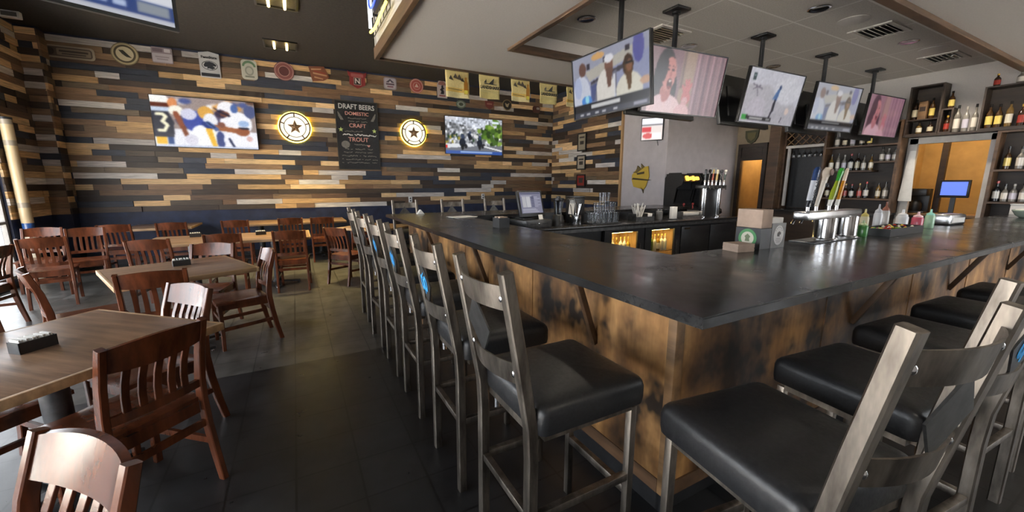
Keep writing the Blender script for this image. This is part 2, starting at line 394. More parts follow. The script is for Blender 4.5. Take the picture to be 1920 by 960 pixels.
def pic_cabin():
    i = Img(112, 63, (.58, .60, .72))
    i.p([(0, 0), (16, 0), (16, 2), (9, 3.0), (0, 3.2)], (.62, .63, .70)); i.p([(3, 2.4), (13, .9), (13, 2.2), (4, 3.9)], (.72, .70, .66)); i.p([(4.2, 4.0), (13, 2.6), (13, 3.2), (4.4, 4.8)], (.26, .24, .27))
    for x, y in ((3.4, 1.7), (7.2, 1.5), (11.6, 1.1)): i.r(x, y-.4, x+.8, y+.4, (.2, .18, .22))
    i.e(6, .7, 1.4, .5, (.85, .66, .42)); i.e(14.0, 1.4, 1.0, 2.0, (.36, .36, .62))
    i.p([(4.2, 4.4), (9.8, 3.4), (9.8, 6.5), (4.6, 6.9)], (.44, .44, .50)); i.p([(4.2, 4.6), (5.6, 4.4), (5, 6.8), (4.4, 6.9)], (.30, .34, .52)); i.r(9.2, 3.8, 9.6, 7, (.86, .86, .88))
    i.e(2.0, 5.6, 2.1, 2.9, (.80, .82, .88)); i.e(2.4, 1.9, .85, 1.0, (.42, .30, .26)); i.e(1.2, 4.4, .9, 1.6, (.70, .74, .86))
    i.e(7.4, 5.9, 1.9, 3.0, (.88, .86, .83)); i.e(8.3, 2.4, .85, 1.2, (.48, .33, .27)); i.e(8.3, 1.55, .95, .6, (.90, .90, .92)); i.p([(7.6, 2.9), (9.2, 2.9), (8.6, 5.4), (8, 5.4)], (.42, .30, .25))
    i.e(12.2, 6.5, 2.5, 2.3, (.86, .84, .78)); i.e(12.1, 3.3, 1.0, 1.4, (.24, .16, .10)); i.p([(11.4, 3.2), (12.9, 3.2), (12.6, 6.3), (12.1, 6.6)], (.36, .24, .10)); i.e(12.3, 3.4, .55, .8, (.52, .34, .22)); i.r(11.6, 2.9, 13, 3.2, (.1, .1, .1))
    i.e(3.2, 6.6, 1.2, .8, (.30, .55, .85)); i.e(3.3, 6.4, .45, .6, (.62, .88, .95)); i.e(15.2, 5.8, 1.0, .5, (.80, .65, .55))
    i.r(0, 7.05, 16, 8.2, (.05, .05, .07)); i.r(0, 8.2, 16, 9, (.22, .23, .28)); i.r(4.2, 7.35, 10.4, 7.8, (.82, .82, .82)); i.grain(.02)
    for x in (1.4, 3, 5, 6.5, 9): i.r(x, 8.4, x+.9, 8.75, (.78, .78, .80))
    i.r(13, 8.3, 15.4, 8.7, (.6, .6, .66)); i.blur(1); return i
def pic_scream():
    i = Img(112, 63, (.52, .40, .42))
    for k in range(14): i.r(9+k*.5, 0, 9.25+k*.5, 9, (.40+.16*(k % 3), .31+.13*(k % 3), .36+.12*(k % 3)))
    i.r(0, 0, 2, 9, (.56, .46, .47)); i.r(6.8, 0, 9.6, 9, (.62, .52, .45)); i.r(7, 0, 7.5, 5, (.45, .36, .34)); i.l(7, 5.2, 8.2, 4.6, .2, (.34, .27, .25)); i.blur(2)
    i.e(3.6, 3.7, 2.0, 3.7, (.10, .06, .07)); i.e(2.4, 6.2, 1.3, 2.8, (.10, .06, .07)); i.e(5.5, 5.8, .8, 2.4, (.10, .06, .07))
    i.e(4.4, 8.6, 3.4, 2.4, (.86, .72, .72)); i.e(4.2, 6.1, 1.1, 1.3, (.68, .40, .38)); i.p([(2.3, 6.8), (3.4, 6.4), (4.3, 8.4), (5.2, 6.4), (5.9, 7.0), (5.8, 9), (2.2, 9)], (.85, .72, .73))
    i.e(4.5, 3.5, 1.3, 2.4, (.76, .48, .45)); i.e(3.4, 2.6, .6, 2.0, (.10, .06, .07)); i.e(4.1, 2.9, .35, .16, (.15, .08, .08)); i.e(5.1, 2.9, .3, .16, (.15, .08, .08)); i.l(3.7, 2.5, 4.4, 2.3, .12, (.15, .08, .08)); i.l(4.9, 2.3, 5.4, 2.5, .12, (.15, .08, .08)); i.e(4.8, 3.6, .2, .4, (.66, .38, .36)); i.e(4.8, 4.8, .5, .75, (.26, .05, .06)); i.e(4.8, 4.4, .32, .12, (.9, .85, .8)); i.e(4.8, 5.3, .3, .2, (.6, .2, .2))
    for k, (dx, dy) in enumerate(((-.9, -1.5), (-.35, -2.3), (.2, -2.4), (.75, -1.9))): i.l(8.6, 6.4, 8.6+dx, 6.4+dy, .5, (.74, .42, .42))
    i.e(8.6, 6.5, .95, 1.1, (.74, .42, .42)); i.l(8.5, 7, 8.0, 9, 1.2, (.80, .60, .60)); i.e(8.2, 8.7, 1.6, 1.2, (.84, .66, .67))
    i.blur(1); i.grain(.03, 5); return i
def pic_ski():
    i = Img(96, 54, (.76, .76, .80)); i.p([(0, 2.8), (6, 2.4), (16, 5.5), (16, 9), (0, 9)], (.70, .69, .72)); i.e(4, 7, 2.6, 2.4, (.74, .72, .76)); i.e(12, 3, 4, 2.4, (.80, .80, .83)); i.blur(4); i.grain(.03, 2, 2)
    i.l(1.6, 2.6, 4.4, 3.2, .22, (.40, .38, .44)); i.l(2, 3.4, 3.8, 2.7, .2, (.42, .4, .46)); i.l(3, 3.1, 3.5, 4.4, .2, (.45, .43, .48))
    i.r(1.2, .9, 2.0, 2.0, (.16, .24, .26)); i.r(1.3, 1.2, 1.9, 1.4, (.6, .7, .7))
    i.l(9.2, 3.2, 8.9, 4.6, .8, (.24, .40, .62)); i.e(9.5, 2.6, .35, .4, (.15, .25, .42)); i.l(8.8, 3.4, 8.2, 4.6, .3, (.3, .46, .66)); i.l(8.9, 4.9, 8.8, 6.6, .6, (.12, .12, .17)); i.l(8.8, 6.2, 8.4, 7.7, .4, (.14, .13, .18)); i.l(12.2, 7.6, 12.0, 8.4, .3, (.4, .38, .42)); i.e(13.2, 6.4, .6, .6, (.86, .78, .74))
    i.r(0, 8.75, 16, 9, (.7, .7, .72)); i.r(.6, 7.6, 2.2, 8.5, (.18, .62, .22)); i.r(1.8, 7.7, 2.4, 8.4, (.06, .1, .06)); i.r(2.4, 7.75, 9.2, 8.5, (.10, .10, .12)); i.r(2.8, 7.95, 6.6, 8.3, (.7, .7, .7)); i.r(7.6, 8.0, 8.8, 8.3, (.6, .6, .6)); i.blur(1); return i
def pic_pale():
    i = pic_cabin(); i.a = np.clip(i.a*.55+.34, 0, 1); i.r(0, 7.1, 16, 7.8, (.1, .1, .12)); i.r(4.5, 7.3, 11, 7.55, (.55, .55, .55)); i.blur(2); return i
def pic_pink():
    i = pic_scream(); i.a = np.clip(i.a*.62+np.array((.26, .18, .22)), 0, 1); i.blur(3); return i
def pic_ticker():
    i = Img(112, 63, (.86, .87, .90)); i.e(5, 3, 4, 2.4, (.72, .78, .88)); i.e(11, 4, 3, 3, (.93, .93, .95)); i.blur(4)
    i.r(0, 7.0, 16, 8.4, (.20, .28, .50)); i.r(0, 8.4, 16, 9, (.75, .76, .8))
    for k in range(8): i.r(.6+k*1.5, 7.4, 1.7+k*1.5, 8.0, (.70, .76, .88))
    i.r(13, 7.2, 15.6, 8.2, (.55, .58, .62)); i.blur(1); return i

# ================================================================== THE ROOM
XL, XR, YB, YN = -3.7, 9.35, 10.0, -3.0     # left wall, back-bar wall, planked end wall, street front behind
ZC, ZS, ZT = 4.0, 3.1, 3.3                  # dark ceiling, soffit over the bar, tray ceiling in it
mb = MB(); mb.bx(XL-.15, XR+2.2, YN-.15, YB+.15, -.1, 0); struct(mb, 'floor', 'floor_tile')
mb = MB(); mb.bx(XL-14, XL-.16, YN-14, YB+4, -.16, -.05); mb.bx(XL-.16, XR+4, YN-14, YN-.16, -.16, -.05); struct(mb, 'ground_outside', 'asphalt')

DARK = [hx('3a2c20'), hx('43342a'), hx('2b303c'), hx('30251c'), hx('4c3f31'), hx('363a45')]
MID = [hx('75593f'), hx('82664a'), hx('664e3a'), hx('8b6d50'), hx('73634f'), hx('7a6247')]
TAN = [hx('c9a473'), hx('d6b282'), hx('bb9768'), hx('dfbd8d')]
WHT = [hx('c6bfb8'), hx('b9b2ad'), hx('cfc9c2')]
def planks(mb, a0, a1, z0, z1, face, seed, whites=(), pitch=.104, wc=.035):
    """reclaimed boards of random length; face(a, depth, z) -> world point"""
    rg = random.Random(seed); n = int(round((z1-z0)/pitch)); h = (z1-z0)/n
    for k in range(n):
        za, zb = z0+k*h, z0+(k+1)*h; zm = (za+zb)/2
        spans = []; a = a0-rg.uniform(0, .6)
        fixed = sorted((w0, w1) for w0, w1, wz in whites if abs(wz-zm) < h*.5)
        while a < a1:
            l = rg.choice((.35, .5, .7, .9, 1.2, 1.5))*rg.uniform(.8, 1.2); b_ = a+l
            hit = next((f_ for f_ in fixed if f_[0] < b_ and f_[1] > a+.02), None)
            if hit:
                if hit[0]-a > .12: spans.append((a, hit[0], None))
                spans.append((max(a, hit[0]), hit[1], 'w')); a = hit[1]; fixed.remove(hit); continue
            spans.append((a, b_, None)); a = b_
        for s0, s1, t in spans:
            s0, s1 = max(a0, s0), min(a1, s1)
            if s1-s0 < .02: continue
            u = rg.random()
            c = rg.choice(WHT) if (t or u < wc) else rg.choice(DARK) if u < .47 else rg.choice(MID) if u < .80 else rg.choice(TAN)
            q = rg.uniform(.78, 1.18); c = tuple(x*q for x in c); d = rg.choice((.012, .018, .024, .03, .034)); mb.col(c)
            g = .0016
            P = [face(s, dd, z) for dd in (0, d) for z in (za+g, zb-g) for s in (s0+g, s1-g)]
            mb.add(P, [(0, 2, 3, 1), (4, 5, 7, 6), (0, 1, 5, 4), (2, 6, 7, 3), (0, 4, 6, 2), (1, 3, 7, 5)])
WH = [(-3.5, -1.99, 3.86), (-2.9, -2.58, 3.35), (-3.43, -2.58, 2.93), (-3.08, -2.23, 2.31), (-1.41, -.98, 2.1), (-3.42, -2.27, 1.68), (.49, .91, 3.1), (.46, .93, 2.67), (.1, .92, 1.56), (.76, 1.11, 1.64), (-1.07, -.25, 1.14), (-.33, .54, 3.67), (2.28, 3.05, 3.33), (4.87, 5.47, 3.49), (5.8, 6.77, 3.15), (5.54, 6.76, 2.36), (3.25, 3.86, 1.85), (5.37, 6.53, 1.79), (3.69, 4.75, 1.37), (2.9, 3.37, 2.84), (3.78, 4.67, 3.71), (6.1, 6.63, 2.64), (.37, 1.95, 1.03)]
# planked end wall with a navy wainscot under it
mb = MB(); mb.mat(1).bx(XL, 6.77, YB, YB+.12, 0, ZC); mb.mat(0)
planks(mb, -3.45, 6.77, .98, 3.96, lambda a, d, z: (a, YB-d, z), 3, WH)
struct(mb, 'wall_back', ['plank', 'navy'])
mb = MB(); mb.mat(1).bx(XL, -3.45, 9.75, YB, 0, ZC); mb.mat(0)          # shallow pilaster in the far left corner
planks(mb, -3.7, -3.45, .98, 3.96, lambda a, d, z: (a, 9.75-d, z), 11, [(-3.7, -3.45, 3.12), (-3.7, -3.45, 1.9)], wc=.08)
planks(mb, 9.716, YB-.034, .98, 3.96, lambda a, d, z: (-3.45+d, a, z), 12)
struct(mb, 'wall_pilaster', ['plank', 'navy'])
mb = MB(); mb.mat(1).bx(XL-.12, XL, 8.62, YB, 0, ZC); mb.bx(XL-.12, XL, YN, 8.62, 2.75, ZC); mb.bx(XL-.12, XL, YN, 8.62, 0, .12); mb.mat(0)
planks(mb, 8.62, 9.75, .98, 3.96, lambda a, d, z: (XL+d, a, z), 13, wc=.1)
planks(mb, YN, 8.62, 2.75, 3.96, lambda a, d, z: (XL+d, a, z), 14)
struct(mb, 'wall_left', ['plank', 'navy'])
mb = MB(); mb.mat(1).bx(6.77, 6.89, 7.13, YB+.12, 0, ZC); mb.mat(0)
planks(mb, 7.13, YB-.034, .98, 3.96, lambda a, d, z: (6.77-d, a, z), 15, [(8.9, 9.6, 2.16), (7.3, 8.0, 1.95), (7.6, 8.3, 1.58), (8.2, 8.9, 1.38)], wc=.06)
mb.mat(2).bx(6.72, 6.77, 7.08, 7.13, 0, 3.96)
struct(mb, 'wall_right', ['plank', 'navy', 'gold_wood'])
mb = MB(); mb.bx(6.77, 6.89, 5.83, 7.13, 0, ZC); mb.bx(6.89, 9.06, 5.83, 5.95, 0, ZC); struct(mb, 'wall_lilac', 'lilac_wall')
# hall wall with its doorway, then the wall behind the bar with the service door
mb = MB(); x0, x1 = 9.06, 9.18
mb.bx(x0, x1, 5.70, 5.95, 0, ZC); mb.bx(x0, x1, 5.15, 5.70, 2.34, ZC); mb.bx(x0, x1, 4.78, 5.15, 0, ZC)
struct(mb, 'wall_hall', 'tan_wall')
mb = MB(); mb.bx(XR, XR+.12, 2.84, 4.90, 0, ZC); mb.bx(XR, XR+.12, 1.96, 2.84, 2.17, ZC); mb.bx(XR, XR+.12, YN, 1.96, 0, ZC); mb.bx(9.18, XR, 4.78, 4.90, 0, ZC)
struct(mb, 'wall_bar', 'white_paint')
mb = MB(); mb.bx(XR+.12, XR+2.1, 3.3, 3.4, 0, 3.2); mb.bx(XR+.12, XR+2.1, 1.3, 1.4, 0, 3.2); mb.bx(XR+2.0, XR+2.1, 1.4, 3.3, 0, 3.2); mb.bx(XR+.12, XR+2.1, 1.3, 3.4, 2.9, 3.0)
struct(mb, 'wall_service', 'orange_wall')
mb = MB(); mb.bx(9.18, 10.6, 5.82, 5.9, 0, 3.0); mb.bx(9.18, 10.6, 4.96, 5.04, 0, 3.0); mb.bx(10.5, 10.6, 5.0, 5.9, 0, 3.0); mb.bx(9.18, 10.6, 5.0, 5.9, 2.6, 2.7)
struct(mb, 'wall_corridor', 'orange_wall')
mb = MB(); mb.bx(XL-.12, XR+.12, YN-.12, YN, 2.8, ZC); mb.bx(XL-.12, XR+.12, YN-.12, YN, 0, .3); mb.bx(XL-.12, 5.9, YN-.12, YN, .3, 2.8)
struct(mb, 'wall_front', 'white_paint')
mb = MB(); mb.bx(XL-.12, XR+2.2, YN-.12, YB+.15, ZC, ZC+.12); struct(mb, 'ceiling', 'dark_ceiling')
# white soffit over the bar with a sunk tray
SX0, SY1, TX0, TY0, TY1 = 1.07, 5.62, 2.42, 1.79, 4.5
mb = MB(); e = .03
mb.bx(SX0, TX0, YN, SY1, ZS, ZC); mb.bx(TX0, XR, TY1, SY1, ZS, ZC); mb.bx(TX0, XR, YN, TY0, ZS, ZC)
struct(mb, 'ceiling_soffit', 'white_paint')
mb = MB(); mb.bx(TX0, XR, TY0, TY1, ZT, ZT+.05); struct(mb, 'ceiling_tray', 'ceiling_tile')
def trim(n, *boxes, mat='trim_wood'):
    mb = MB()
    for b_ in boxes: mb.bx(*b_, bev=.006)
    return struct(mb, 'trim_%d' % n, mat)
trim(1, (SX0-.025, SX0+.03, YN, SY1+.02, ZS-.03, ZS+.11))
trim(2, (SX0+.03, 9.0, SY1-.01, SY1+.025, ZS-.025, ZS+.07))
trim(3, (TX0-.03, TX0+.03, TY0, TY1+.03, ZS-.03, ZS+.05))
trim(4, (TX0+.03, XR, TY1-.03, TY1+.03, ZS-.03, ZS+.06))
trim(5, (TX0-.03, XR, TY0-.07, TY0+.02, ZS-.05, ZS+.05))
trim(6, (SX0-.012, SX0+.0, SY1-.03, SY1+.012, ZS+.11, ZC), mat='white_trim')
mb = MB(); mb.bx(-3.45, 6.72, YB-.03, YB, 0, .12); struct(mb, 'baseboard_back', 'black_plastic')
mb = MB(); mb.bx(6.745, 6.77, 5.83, 7.08, 0, .1); mb.bx(6.77, 9.06, 5.8, 5.83, 0, .1); struct(mb, 'baseboard_right', 'black_plastic')

# storefront windows on the left and behind
def window(n, p0, p1, z0, z1, lites=1):
    p0, p1 = V(p0), V(p1); d = (p1-p0).normalized()
    mb = MB(); w = .055
    for t in [0]+[i/lites for i in range(1, lites)]+[1]:
        q = p0.lerp(p1, t); mb.beam((q.x, q.y, z0), (q.x, q.y, z1), w, .08, up=d)
    mb.beam((p0.x, p0.y, z0), (p1.x, p1.y, z0), .08, w); mb.beam((p0.x, p0.y, z1), (p1.x, p1.y, z1), .08, w); mb.beam((p0.x, p0.y, z0+.8), (p1.x, p1.y, z0+.8), .07, .04)
    fr = struct(mb, 'window_%d' % n, 'grey_frame')
    mb = MB(); mb.beam((p0.x, p0.y, (z0+z1)/2), (p1.x, p1.y, (z0+z1)/2), .008, z1-z0-.02); mb.build('pane', 'pane', fr)
window(1, (XL-.06, 5.2, 0), (XL-.06, 8.6, 0), .14, 2.73, 2)
window(2, (XL-.06, 1.2, 0), (XL-.06, 5.1, 0), .14, 2.73, 2)
window(3, (XL-.06, -2.95, 0), (XL-.06, 1.1, 0), .14, 2.73, 2)
window(4, (5.92, YN-.06, 0), (XR, YN-.06, 0), .32, 2.78, 4)

# service doorway trim, hall doorway, corner column
mb = MB(); mb.bx(9.29, 9.36, 2.80, 2.90, 0, 2.25); mb.bx(9.29, 9.36, 1.90, 1.99, 0, 2.25); mb.bx(9.29, 9.36, 1.90, 2.90, 2.16, 2.26)
o = struct(mb, 'door_1', 'white_trim')
mb = MB(); mb.bx(9.0, 9.07, 5.66, 5.74, 0, 2.38); mb.bx(9.0, 9.07, 5.10, 5.18, 0, 2.38); mb.bx(9.0, 9.07, 5.18, 5.66, 2.30, 2.38); mb.bx(9.0, 9.06, 5.18, 5.66, 2.02, 2.08)
o = struct(mb, 'door_2', 'shelf_wood'); mb = MB(); mb.bx(9.015, 9.05, 5.18, 5.66, 2.08, 2.30)
for k in range(4): mb.bx(9.008, 9.02, 5.2, 5.64, 2.10+k*.05, 2.125+k*.05)
mb.build('transom', 'shelf_wood', o)
mb = MB(); mb.bx(8.86, 9.06, 4.78, 5.0, 0, ZS, .008); struct(mb, 'column', 'brown_wood')

# lights sunk in the dark ceiling
def troffer(y, label):
    t = thing('ceiling_light', label, 'ceiling light', (0, y, ZC), 0, 'recessed lights in the dark ceiling')
    mb = MB(); mb.bx(-.27, .27, -.25, -.22, -.02, .0); mb.bx(-.27, .27, .22, .25, -.02, 0); mb.bx(-.27, -.24, -.22, .22, -.02, 0); mb.bx(.24, .27, -.22, .22, -.02, 0); mb.build('frame', 'black_metal', t)
    mb = MB(); mb.bx(-.24, .24, -.22, .22, -.006, -.001); mb.build('reflector', 'dark_steel', t)
    mb = MB()
    for x in (-.1, .1):
        mb.tube([(x, -.16, -.035), (x, .16, -.035)], .018, 10)
    mb.build('lamp_tube', 'lamp_warm', t, 60)
troffer(6.85, 'square recessed light in the dark ceiling, nearer of the two')
troffer(8.85, 'square recessed light in the dark ceiling, closest to the plank wall')
def can(x, y, label, on=True, z=ZT):
    t = thing('downlight', label, 'downlight', (x, y, z), 0, 'recessed downlights over the bar')
    mb = MB(); mb.lathe([(.075, 0), (.105, 0), (.105, -.008), (.09, -.014), (.075, -.01)], n=28); mb.build('trim_ring', 'chrome', t, 40)
    mb = MB(); mb.lathe([(.0745, -.002), (.05, -.0025), (.0, -.0028)], n=24); mb.build('lamp_face', 'lamp_white' if on else 'white_plastic', t)
CANS = [(4.96, 2.44, 'round downlight in the tray ceiling, largest and nearest the camera'), (7.10, 2.40, 'round downlight in the tray ceiling between the two square vents'), (8.5, 2.36, 'round downlight closest to the back-bar wall'), (4.75, 3.85, 'round downlight above the screen of the shouting woman'), (6.7, 3.85, 'round downlight behind the snow-slope screen pole'), (3.0, 3.8, 'round downlight above the nearest hanging screen')]
for x, y, lb in CANS:
    can(x, y, lb)
    l = bpy.data.lights.new('downlight_lamp', 'SPOT'); l.energy = 70; l.color = (1, .88, .72); l.spot_size = 2.2; l.spot_blend = .9; l.shadow_soft_size = .06
    o = bpy.data.objects.new('downlight_lamp', l); LINK(o); o.location = (x, y, ZT-.03)
for x, y, lb in ((5.65, 2.42, 'round speaker grille flush in the tray, nearer of two'), (7.78, 2.36, 'round speaker grille flush in the tray, farther of two')):
    t = thing('ceiling_speaker', lb, 'speaker', (x, y, ZT), 0, 'flush ceiling speakers')
    mb = MB(); mb.lathe([(.12, 0), (.15, 0), (.15, -.006), (.12, -.01)], n=28); mb.build('rim', 'white_paint', t, 40)
    mb = MB(); mb.lathe([(.12, -.003), (.0, -.006)], n=24); mb.build('grille', 'ceiling_tile', t)
def vent(x, y, w, d, label, louvre='white_trim'):
    t = thing('ceiling_vent', label, 'vent', (x, y, ZT), 0, 'air vents in the tray ceiling')
    mb = MB(); f_ = .05
    mb.bx(-w/2, w/2, -d/2, -d/2+f_, -.015, 0); mb.bx(-w/2, w/2, d/2-f_, d/2, -.015, 0); mb.bx(-w/2, -w/2+f_, -d/2+f_, d/2-f_, -.015, 0); mb.bx(w/2-f_, w/2, -d/2+f_, d/2-f_, -.015, 0); mb.build('frame', 'ceiling_tile', t)
    mb = MB(); mb.bx(-w/2+f_, w/2-f_, -d/2+f_, d/2-f_, -.002, -.001); mb.build('duct', 'black_plastic', t)
    mb = MB(); n = int((d-2*f_)/.05)
    for k in range(n): mb.box((0, -d/2+f_+(k+.5)*(d-2*f_)/n, -.016), (w-2*f_, .04, .004), Matrix.Rotation(.7, 3, 'X'))
    mb.build('louvre', louvre, t)
vent(6.3, 2.42, .55, .42, 'square vent in the tray ceiling, nearer of the two on the right'); vent(8.4, 2.42, .55, .42, 'square vent in the tray ceiling, farther of the two on the right'); vent(4.1, 3.75, .5, .5, 'square louvred vent above the screen of the shouting woman', 'tan_wall')

# ================================================================== DINING CHAIRS AND TABLES
def make_chair():
    t = thing('dining_chair', 'x', 'chair')
    # back posts: splayed rear leg running up into the raked back
    path = [(-.285, 0), (-.255, .14), (-.228, .30), (-.213, .44), (-.218, .55), (-.243, .70), (-.290, .865)]
    th = [.036, .040, .044, .048, .046, .042, .034]
    def post(x): mb = MB(); mb.sweep(path, .030, th, x); return mb
    for x in (-.193, .193): post(x).build('rear_leg', 'mahogany', t, 35)
    for x in (-.185, .185):
        mb = MB(); mb.sweep([(.185, 0), (.180, .2), (.178, .435)], .034, [.028, .034, .036], x); mb.build('front_leg', 'mahogany', t, 35)
    # crest rail: bowed in plan, crowned on top
    def yback(z): return np.interp(z, [p[1] for p in path], [p[0] for p in path])
    R = []
    for i in range(13):
        u = -1+2*i/12; x = u*.180; bow = -.030*(1-u*u); top = .862+.016*(1-u*u)-.004; bot = .752-.012*(1-u*u)
        y0, y1 = yback(bot)+bow, yback(min(top, .865))+bow
        R.append([V((x, y0+.011, bot)), V((x, y1+.009, top)), V((x, y1-.011, top)), V((x, y0-.011, bot))])
    mb = MB(); mb.rings(R); mb.build('crest_rail', 'mahogany', t, 35)
    R = []
    for i in range(9):
        u = -1+2*i/8; x = u*.180; bow = -.018*(1-u*u); y = yback(.53)+bow
        R.append([V((x, y+.011, .508)), V((x, y+.010, .548)), V((x, y-.011, .548)), V((x, y-.011, .508))])
    mb = MB(); mb.rings(R); mb.build('lower_rail', 'mahogany', t, 35)
    for k in range(5):
        x = (-2+k)*.058; u = x/.180; mb = MB()
        p = [(yback(z)-(.018+(z-.54)*.05)*(1-u*u)+s, z) for z, s in ((.54, 0), (.61, .010), (.68, .008), (.748, 0))]
        mb.sweep(p, .030, .011, x); mb.build('slat', 'mahogany', t, 35)
    # saddle seat
    nx, ny = 12, 10; top = []; bot = []
    for j in range(ny+1):
        for i in range(nx+1):
            u, v = -1+2*i/nx, -1+2*j/ny
            w = .200+.018*(v+1)/2
            x = u*w*(1-.03*max(0, abs(v)-.8)/.2*abs(u)); y = v*.205+.0*u
            dip = -.014*(1-u*u)**.5*(1-(v*.8)**2)+.006*math.exp(-(u/.18)**2)*max(0, v)
            edge = -.010*max(0, (max(abs(u), abs(v))-.9)/.1)
            top.append((x, y, .462+dip+edge)); bot.append((x, y, .430))
    n = len(top); mb = MB(); F = []
    for j in range(ny):
        for i in range(nx):
            a = j*(nx+1)+i; F.append((a, a+1, a+nx+2, a+nx+1)); F.append((n+a, n+a+nx+1, n+a+nx+2, n+a+1))
    ring = [i for i in range(nx+1)]+[j*(nx+1)+nx for j in range(1, ny+1)]+[ny*(nx+1)+i for i in range(nx-1, -1, -1)]+[j*(nx+1) for j in range(ny-1, 0, -1)]
    for a, b_ in zip(ring, ring[1:]+ring[:1]): F.append((a, n+a, n+b_, b_))
    mb.add(top+bot, F); mb.build('seat', 'mahogany', t, 45)
    mb = MB(); mb.bx(-.17, .17, .165, .187, .375, .432); mb.bx(-.17, .17, -.222, -.200, .375, .432); mb.bx(-.193, -.173, -.20, .17, .375, .432); mb.bx(.173, .193, -.20, .17, .375, .432); mb.build('apron', 'mahogany', t)
    for x in (-.187, .187): mb = MB(); mb.beam((x, -.235, .215), (x, .178, .195), .018, .032); mb.build('stretcher', 'mahogany', t)
    mb = MB(); mb.beam((-.172, .180, .285), (.172, .180, .285), .018, .030); mb.build('stretcher', 'mahogany', t)
    mb = MB(); mb.beam((-.18, -.226, .315), (.18, -.226, .315), .018, .036); mb.build('stretcher', 'mahogany', t)
    return t
chair = make_chair()
NL = 'slat-back wooden '
CH = [((-.58, 2.17), (-.70, .70), 'red-brown chair backed to the camera at the front table, largest in view'),
      ((-.515, 1.28), (-.74, -.67), 'chair with a grey-lit glossy crest at the bottom left corner'),
      ((-.98, 3.76), (-.12, 1), 'chair seen from behind between the front table and the second table'),
      ((-.64, 3.13), (-.76, -.65), 'chair facing the front table, only its short lit crest above the tabletop'),
      ((-1.60, 2.93), (.73, -.68), 'chair at the window side of the front table, cut by the left border'),
      ((-.28, 4.55), (-.96, -.28), 'chair seen from the side at the aisle end of the second table'),
      ((-.83, 5.27), (-.25, -.97), 'chair behind the second table facing the camera, white glint on its post'),
      ((-1.83, 4.27), (.90, .43), 'chair at the window side of the second table, one curved post showing'),
      ((-1.55, 5.99), (.05, 1), 'chair seen from behind at the left table of the joined pair'),
      ((-.87, 6.24), (-.02, 1), 'chair seen from behind between the two joined tables of the third row'),
      ((-.12, 6.24), (.08, 1), 'chair seen from behind at the aisle end of the joined tables'),
      ((.46, 6.34), (.75, .66), 'chair right of the aisle, turned toward the table behind the bar stools'),
      ((.42, 8.48), (.02, 1), 'chair before the navy wainscot, rightmost of that row under the chalkboard'),
      ((-.12, 8.58), (0, 1), 'chair before the navy wainscot, second from the right in that row'),
      ((-.98, 8.50), (.03, 1), 'chair before the navy wainscot, third from the right in that row'),
      ((-1.86, 8.50), (-.03, 1), 'chair before the navy wainscot under the football screen, left post lit white'),
      ((-2.57, 8.50), (0, 1), 'orange-lit chair before the navy wainscot, leftmost of that row'),
      ((-2.72, 6.82), (-.22, 1), 'chair seen from behind on the bright floor near the windows'),
      ((-2.75, 8.06), (.25, -1), 'chair facing the camera near the windows, its seat showing'),
      ((-3.30, 8.36), (.15, -1), 'chair beside the striped post, farthest from the aisle'),
      ((-2.74, 6.05), (-1, .15), 'chair against the window light at the left border, legs in silhouette'),
      ((1.10, 8.34), (.1, -1), 'chair beyond the table behind the bar stools, mostly hidden')]
for (x, y), f_, lb in CH:
    f_ = V(f_).normalized(); o = V((x, y))+f_*.29
    place(chair, (o.x, o.y, 0), math.atan2(-f_.x, f_.y), NL+lb, 'slat-back dining chairs')

def make_table(s):
    t = thing('dining_table', 'x', 'table')
    mb = MB(); h = s/2
    mb.mat(0).box((0, 0, .732), (s-.006, s-.006, .036), None, .003)
    mb.mat(1)
    for sx_ in (-1, 1): mb.box((sx_*h, 0, .730), (.024, s+.024, .040), None, .003); mb.box((0, sx_*h, .730), (s-.024, .024, .040), None, .003)
    mb.build('tabletop', ['table_top', 'table_edge'], t, 35)
    mb = MB(); mb.lathe([(.13, .690), (.14, .711)], n=20); mb.box((0, 0, .70), (.55, .05, .02)); mb.box((0, 0, .70), (.05, .55, .02)); mb.build('top_plate', 'iron', t)
    mb = MB(); mb.lathe([(.052, .045), (.052, .69)], n=24); mb.lathe([(.085, .045), (.06, .075), (.052, .09)], n=24); mb.build('column', 'iron', t, 40)
    mb = MB()
    for k in range(4):
        a = k*PI/2; d = V((math.cos(a), math.sin(a), 0)); mb.beam(d*.03+V((0, 0, .045)), d*.29+V((0, 0, .028)), .065, .028, bev=.006)
    mb.build('cross_base', 'iron', t)
    for k in range(4):
        a = k*PI/2; mb = MB(); mb.lathe([(.022, 0), (.024, .004), (.018, .016)], (.27*math.cos(a), .27*math.sin(a), 0), 14); mb.build('glide', 'chrome', t, 40)
    return t
tab = make_table(.94)
TB = [((-1.085, 2.56), -.751, 'square wooden table nearest the camera at the left border, holding a black sugar caddy'),
      ((-.975, 4.50), .40, 'square wooden table second from the camera, between chairs, with a small packet holder'),
      ((-1.31, 6.88), 0, 'left table of the joined pair in the third row'),
      ((-.33, 6.88), 0, 'right table of the joined pair in the third row, beside the aisle'),
      ((1.26, 7.46), .70, 'square wooden table beyond the aisle, half hidden by the row of bar stools'),
      ((-2.15, 9.38), 0, 'square wooden table against the navy wainscot under the first screen'),
      ((-.66, 9.38), 0, 'square wooden table against the navy wainscot under the left star lamp'),
      ((.42, 9.38), 0, 'square wooden table against the navy wainscot under the chalkboard')]
for k, ((x, y), rz, lb) in enumerate(TB):
    o = place(tab, (x, y, 0), rz, lb, 'square dining tables')
    if k == 1:                                  # this pedestal stands turned on its column
        for c in o.children:
            if c.name.startswith(('cross_base', 'glide')): c.rotation_euler = (0, 0, .35)
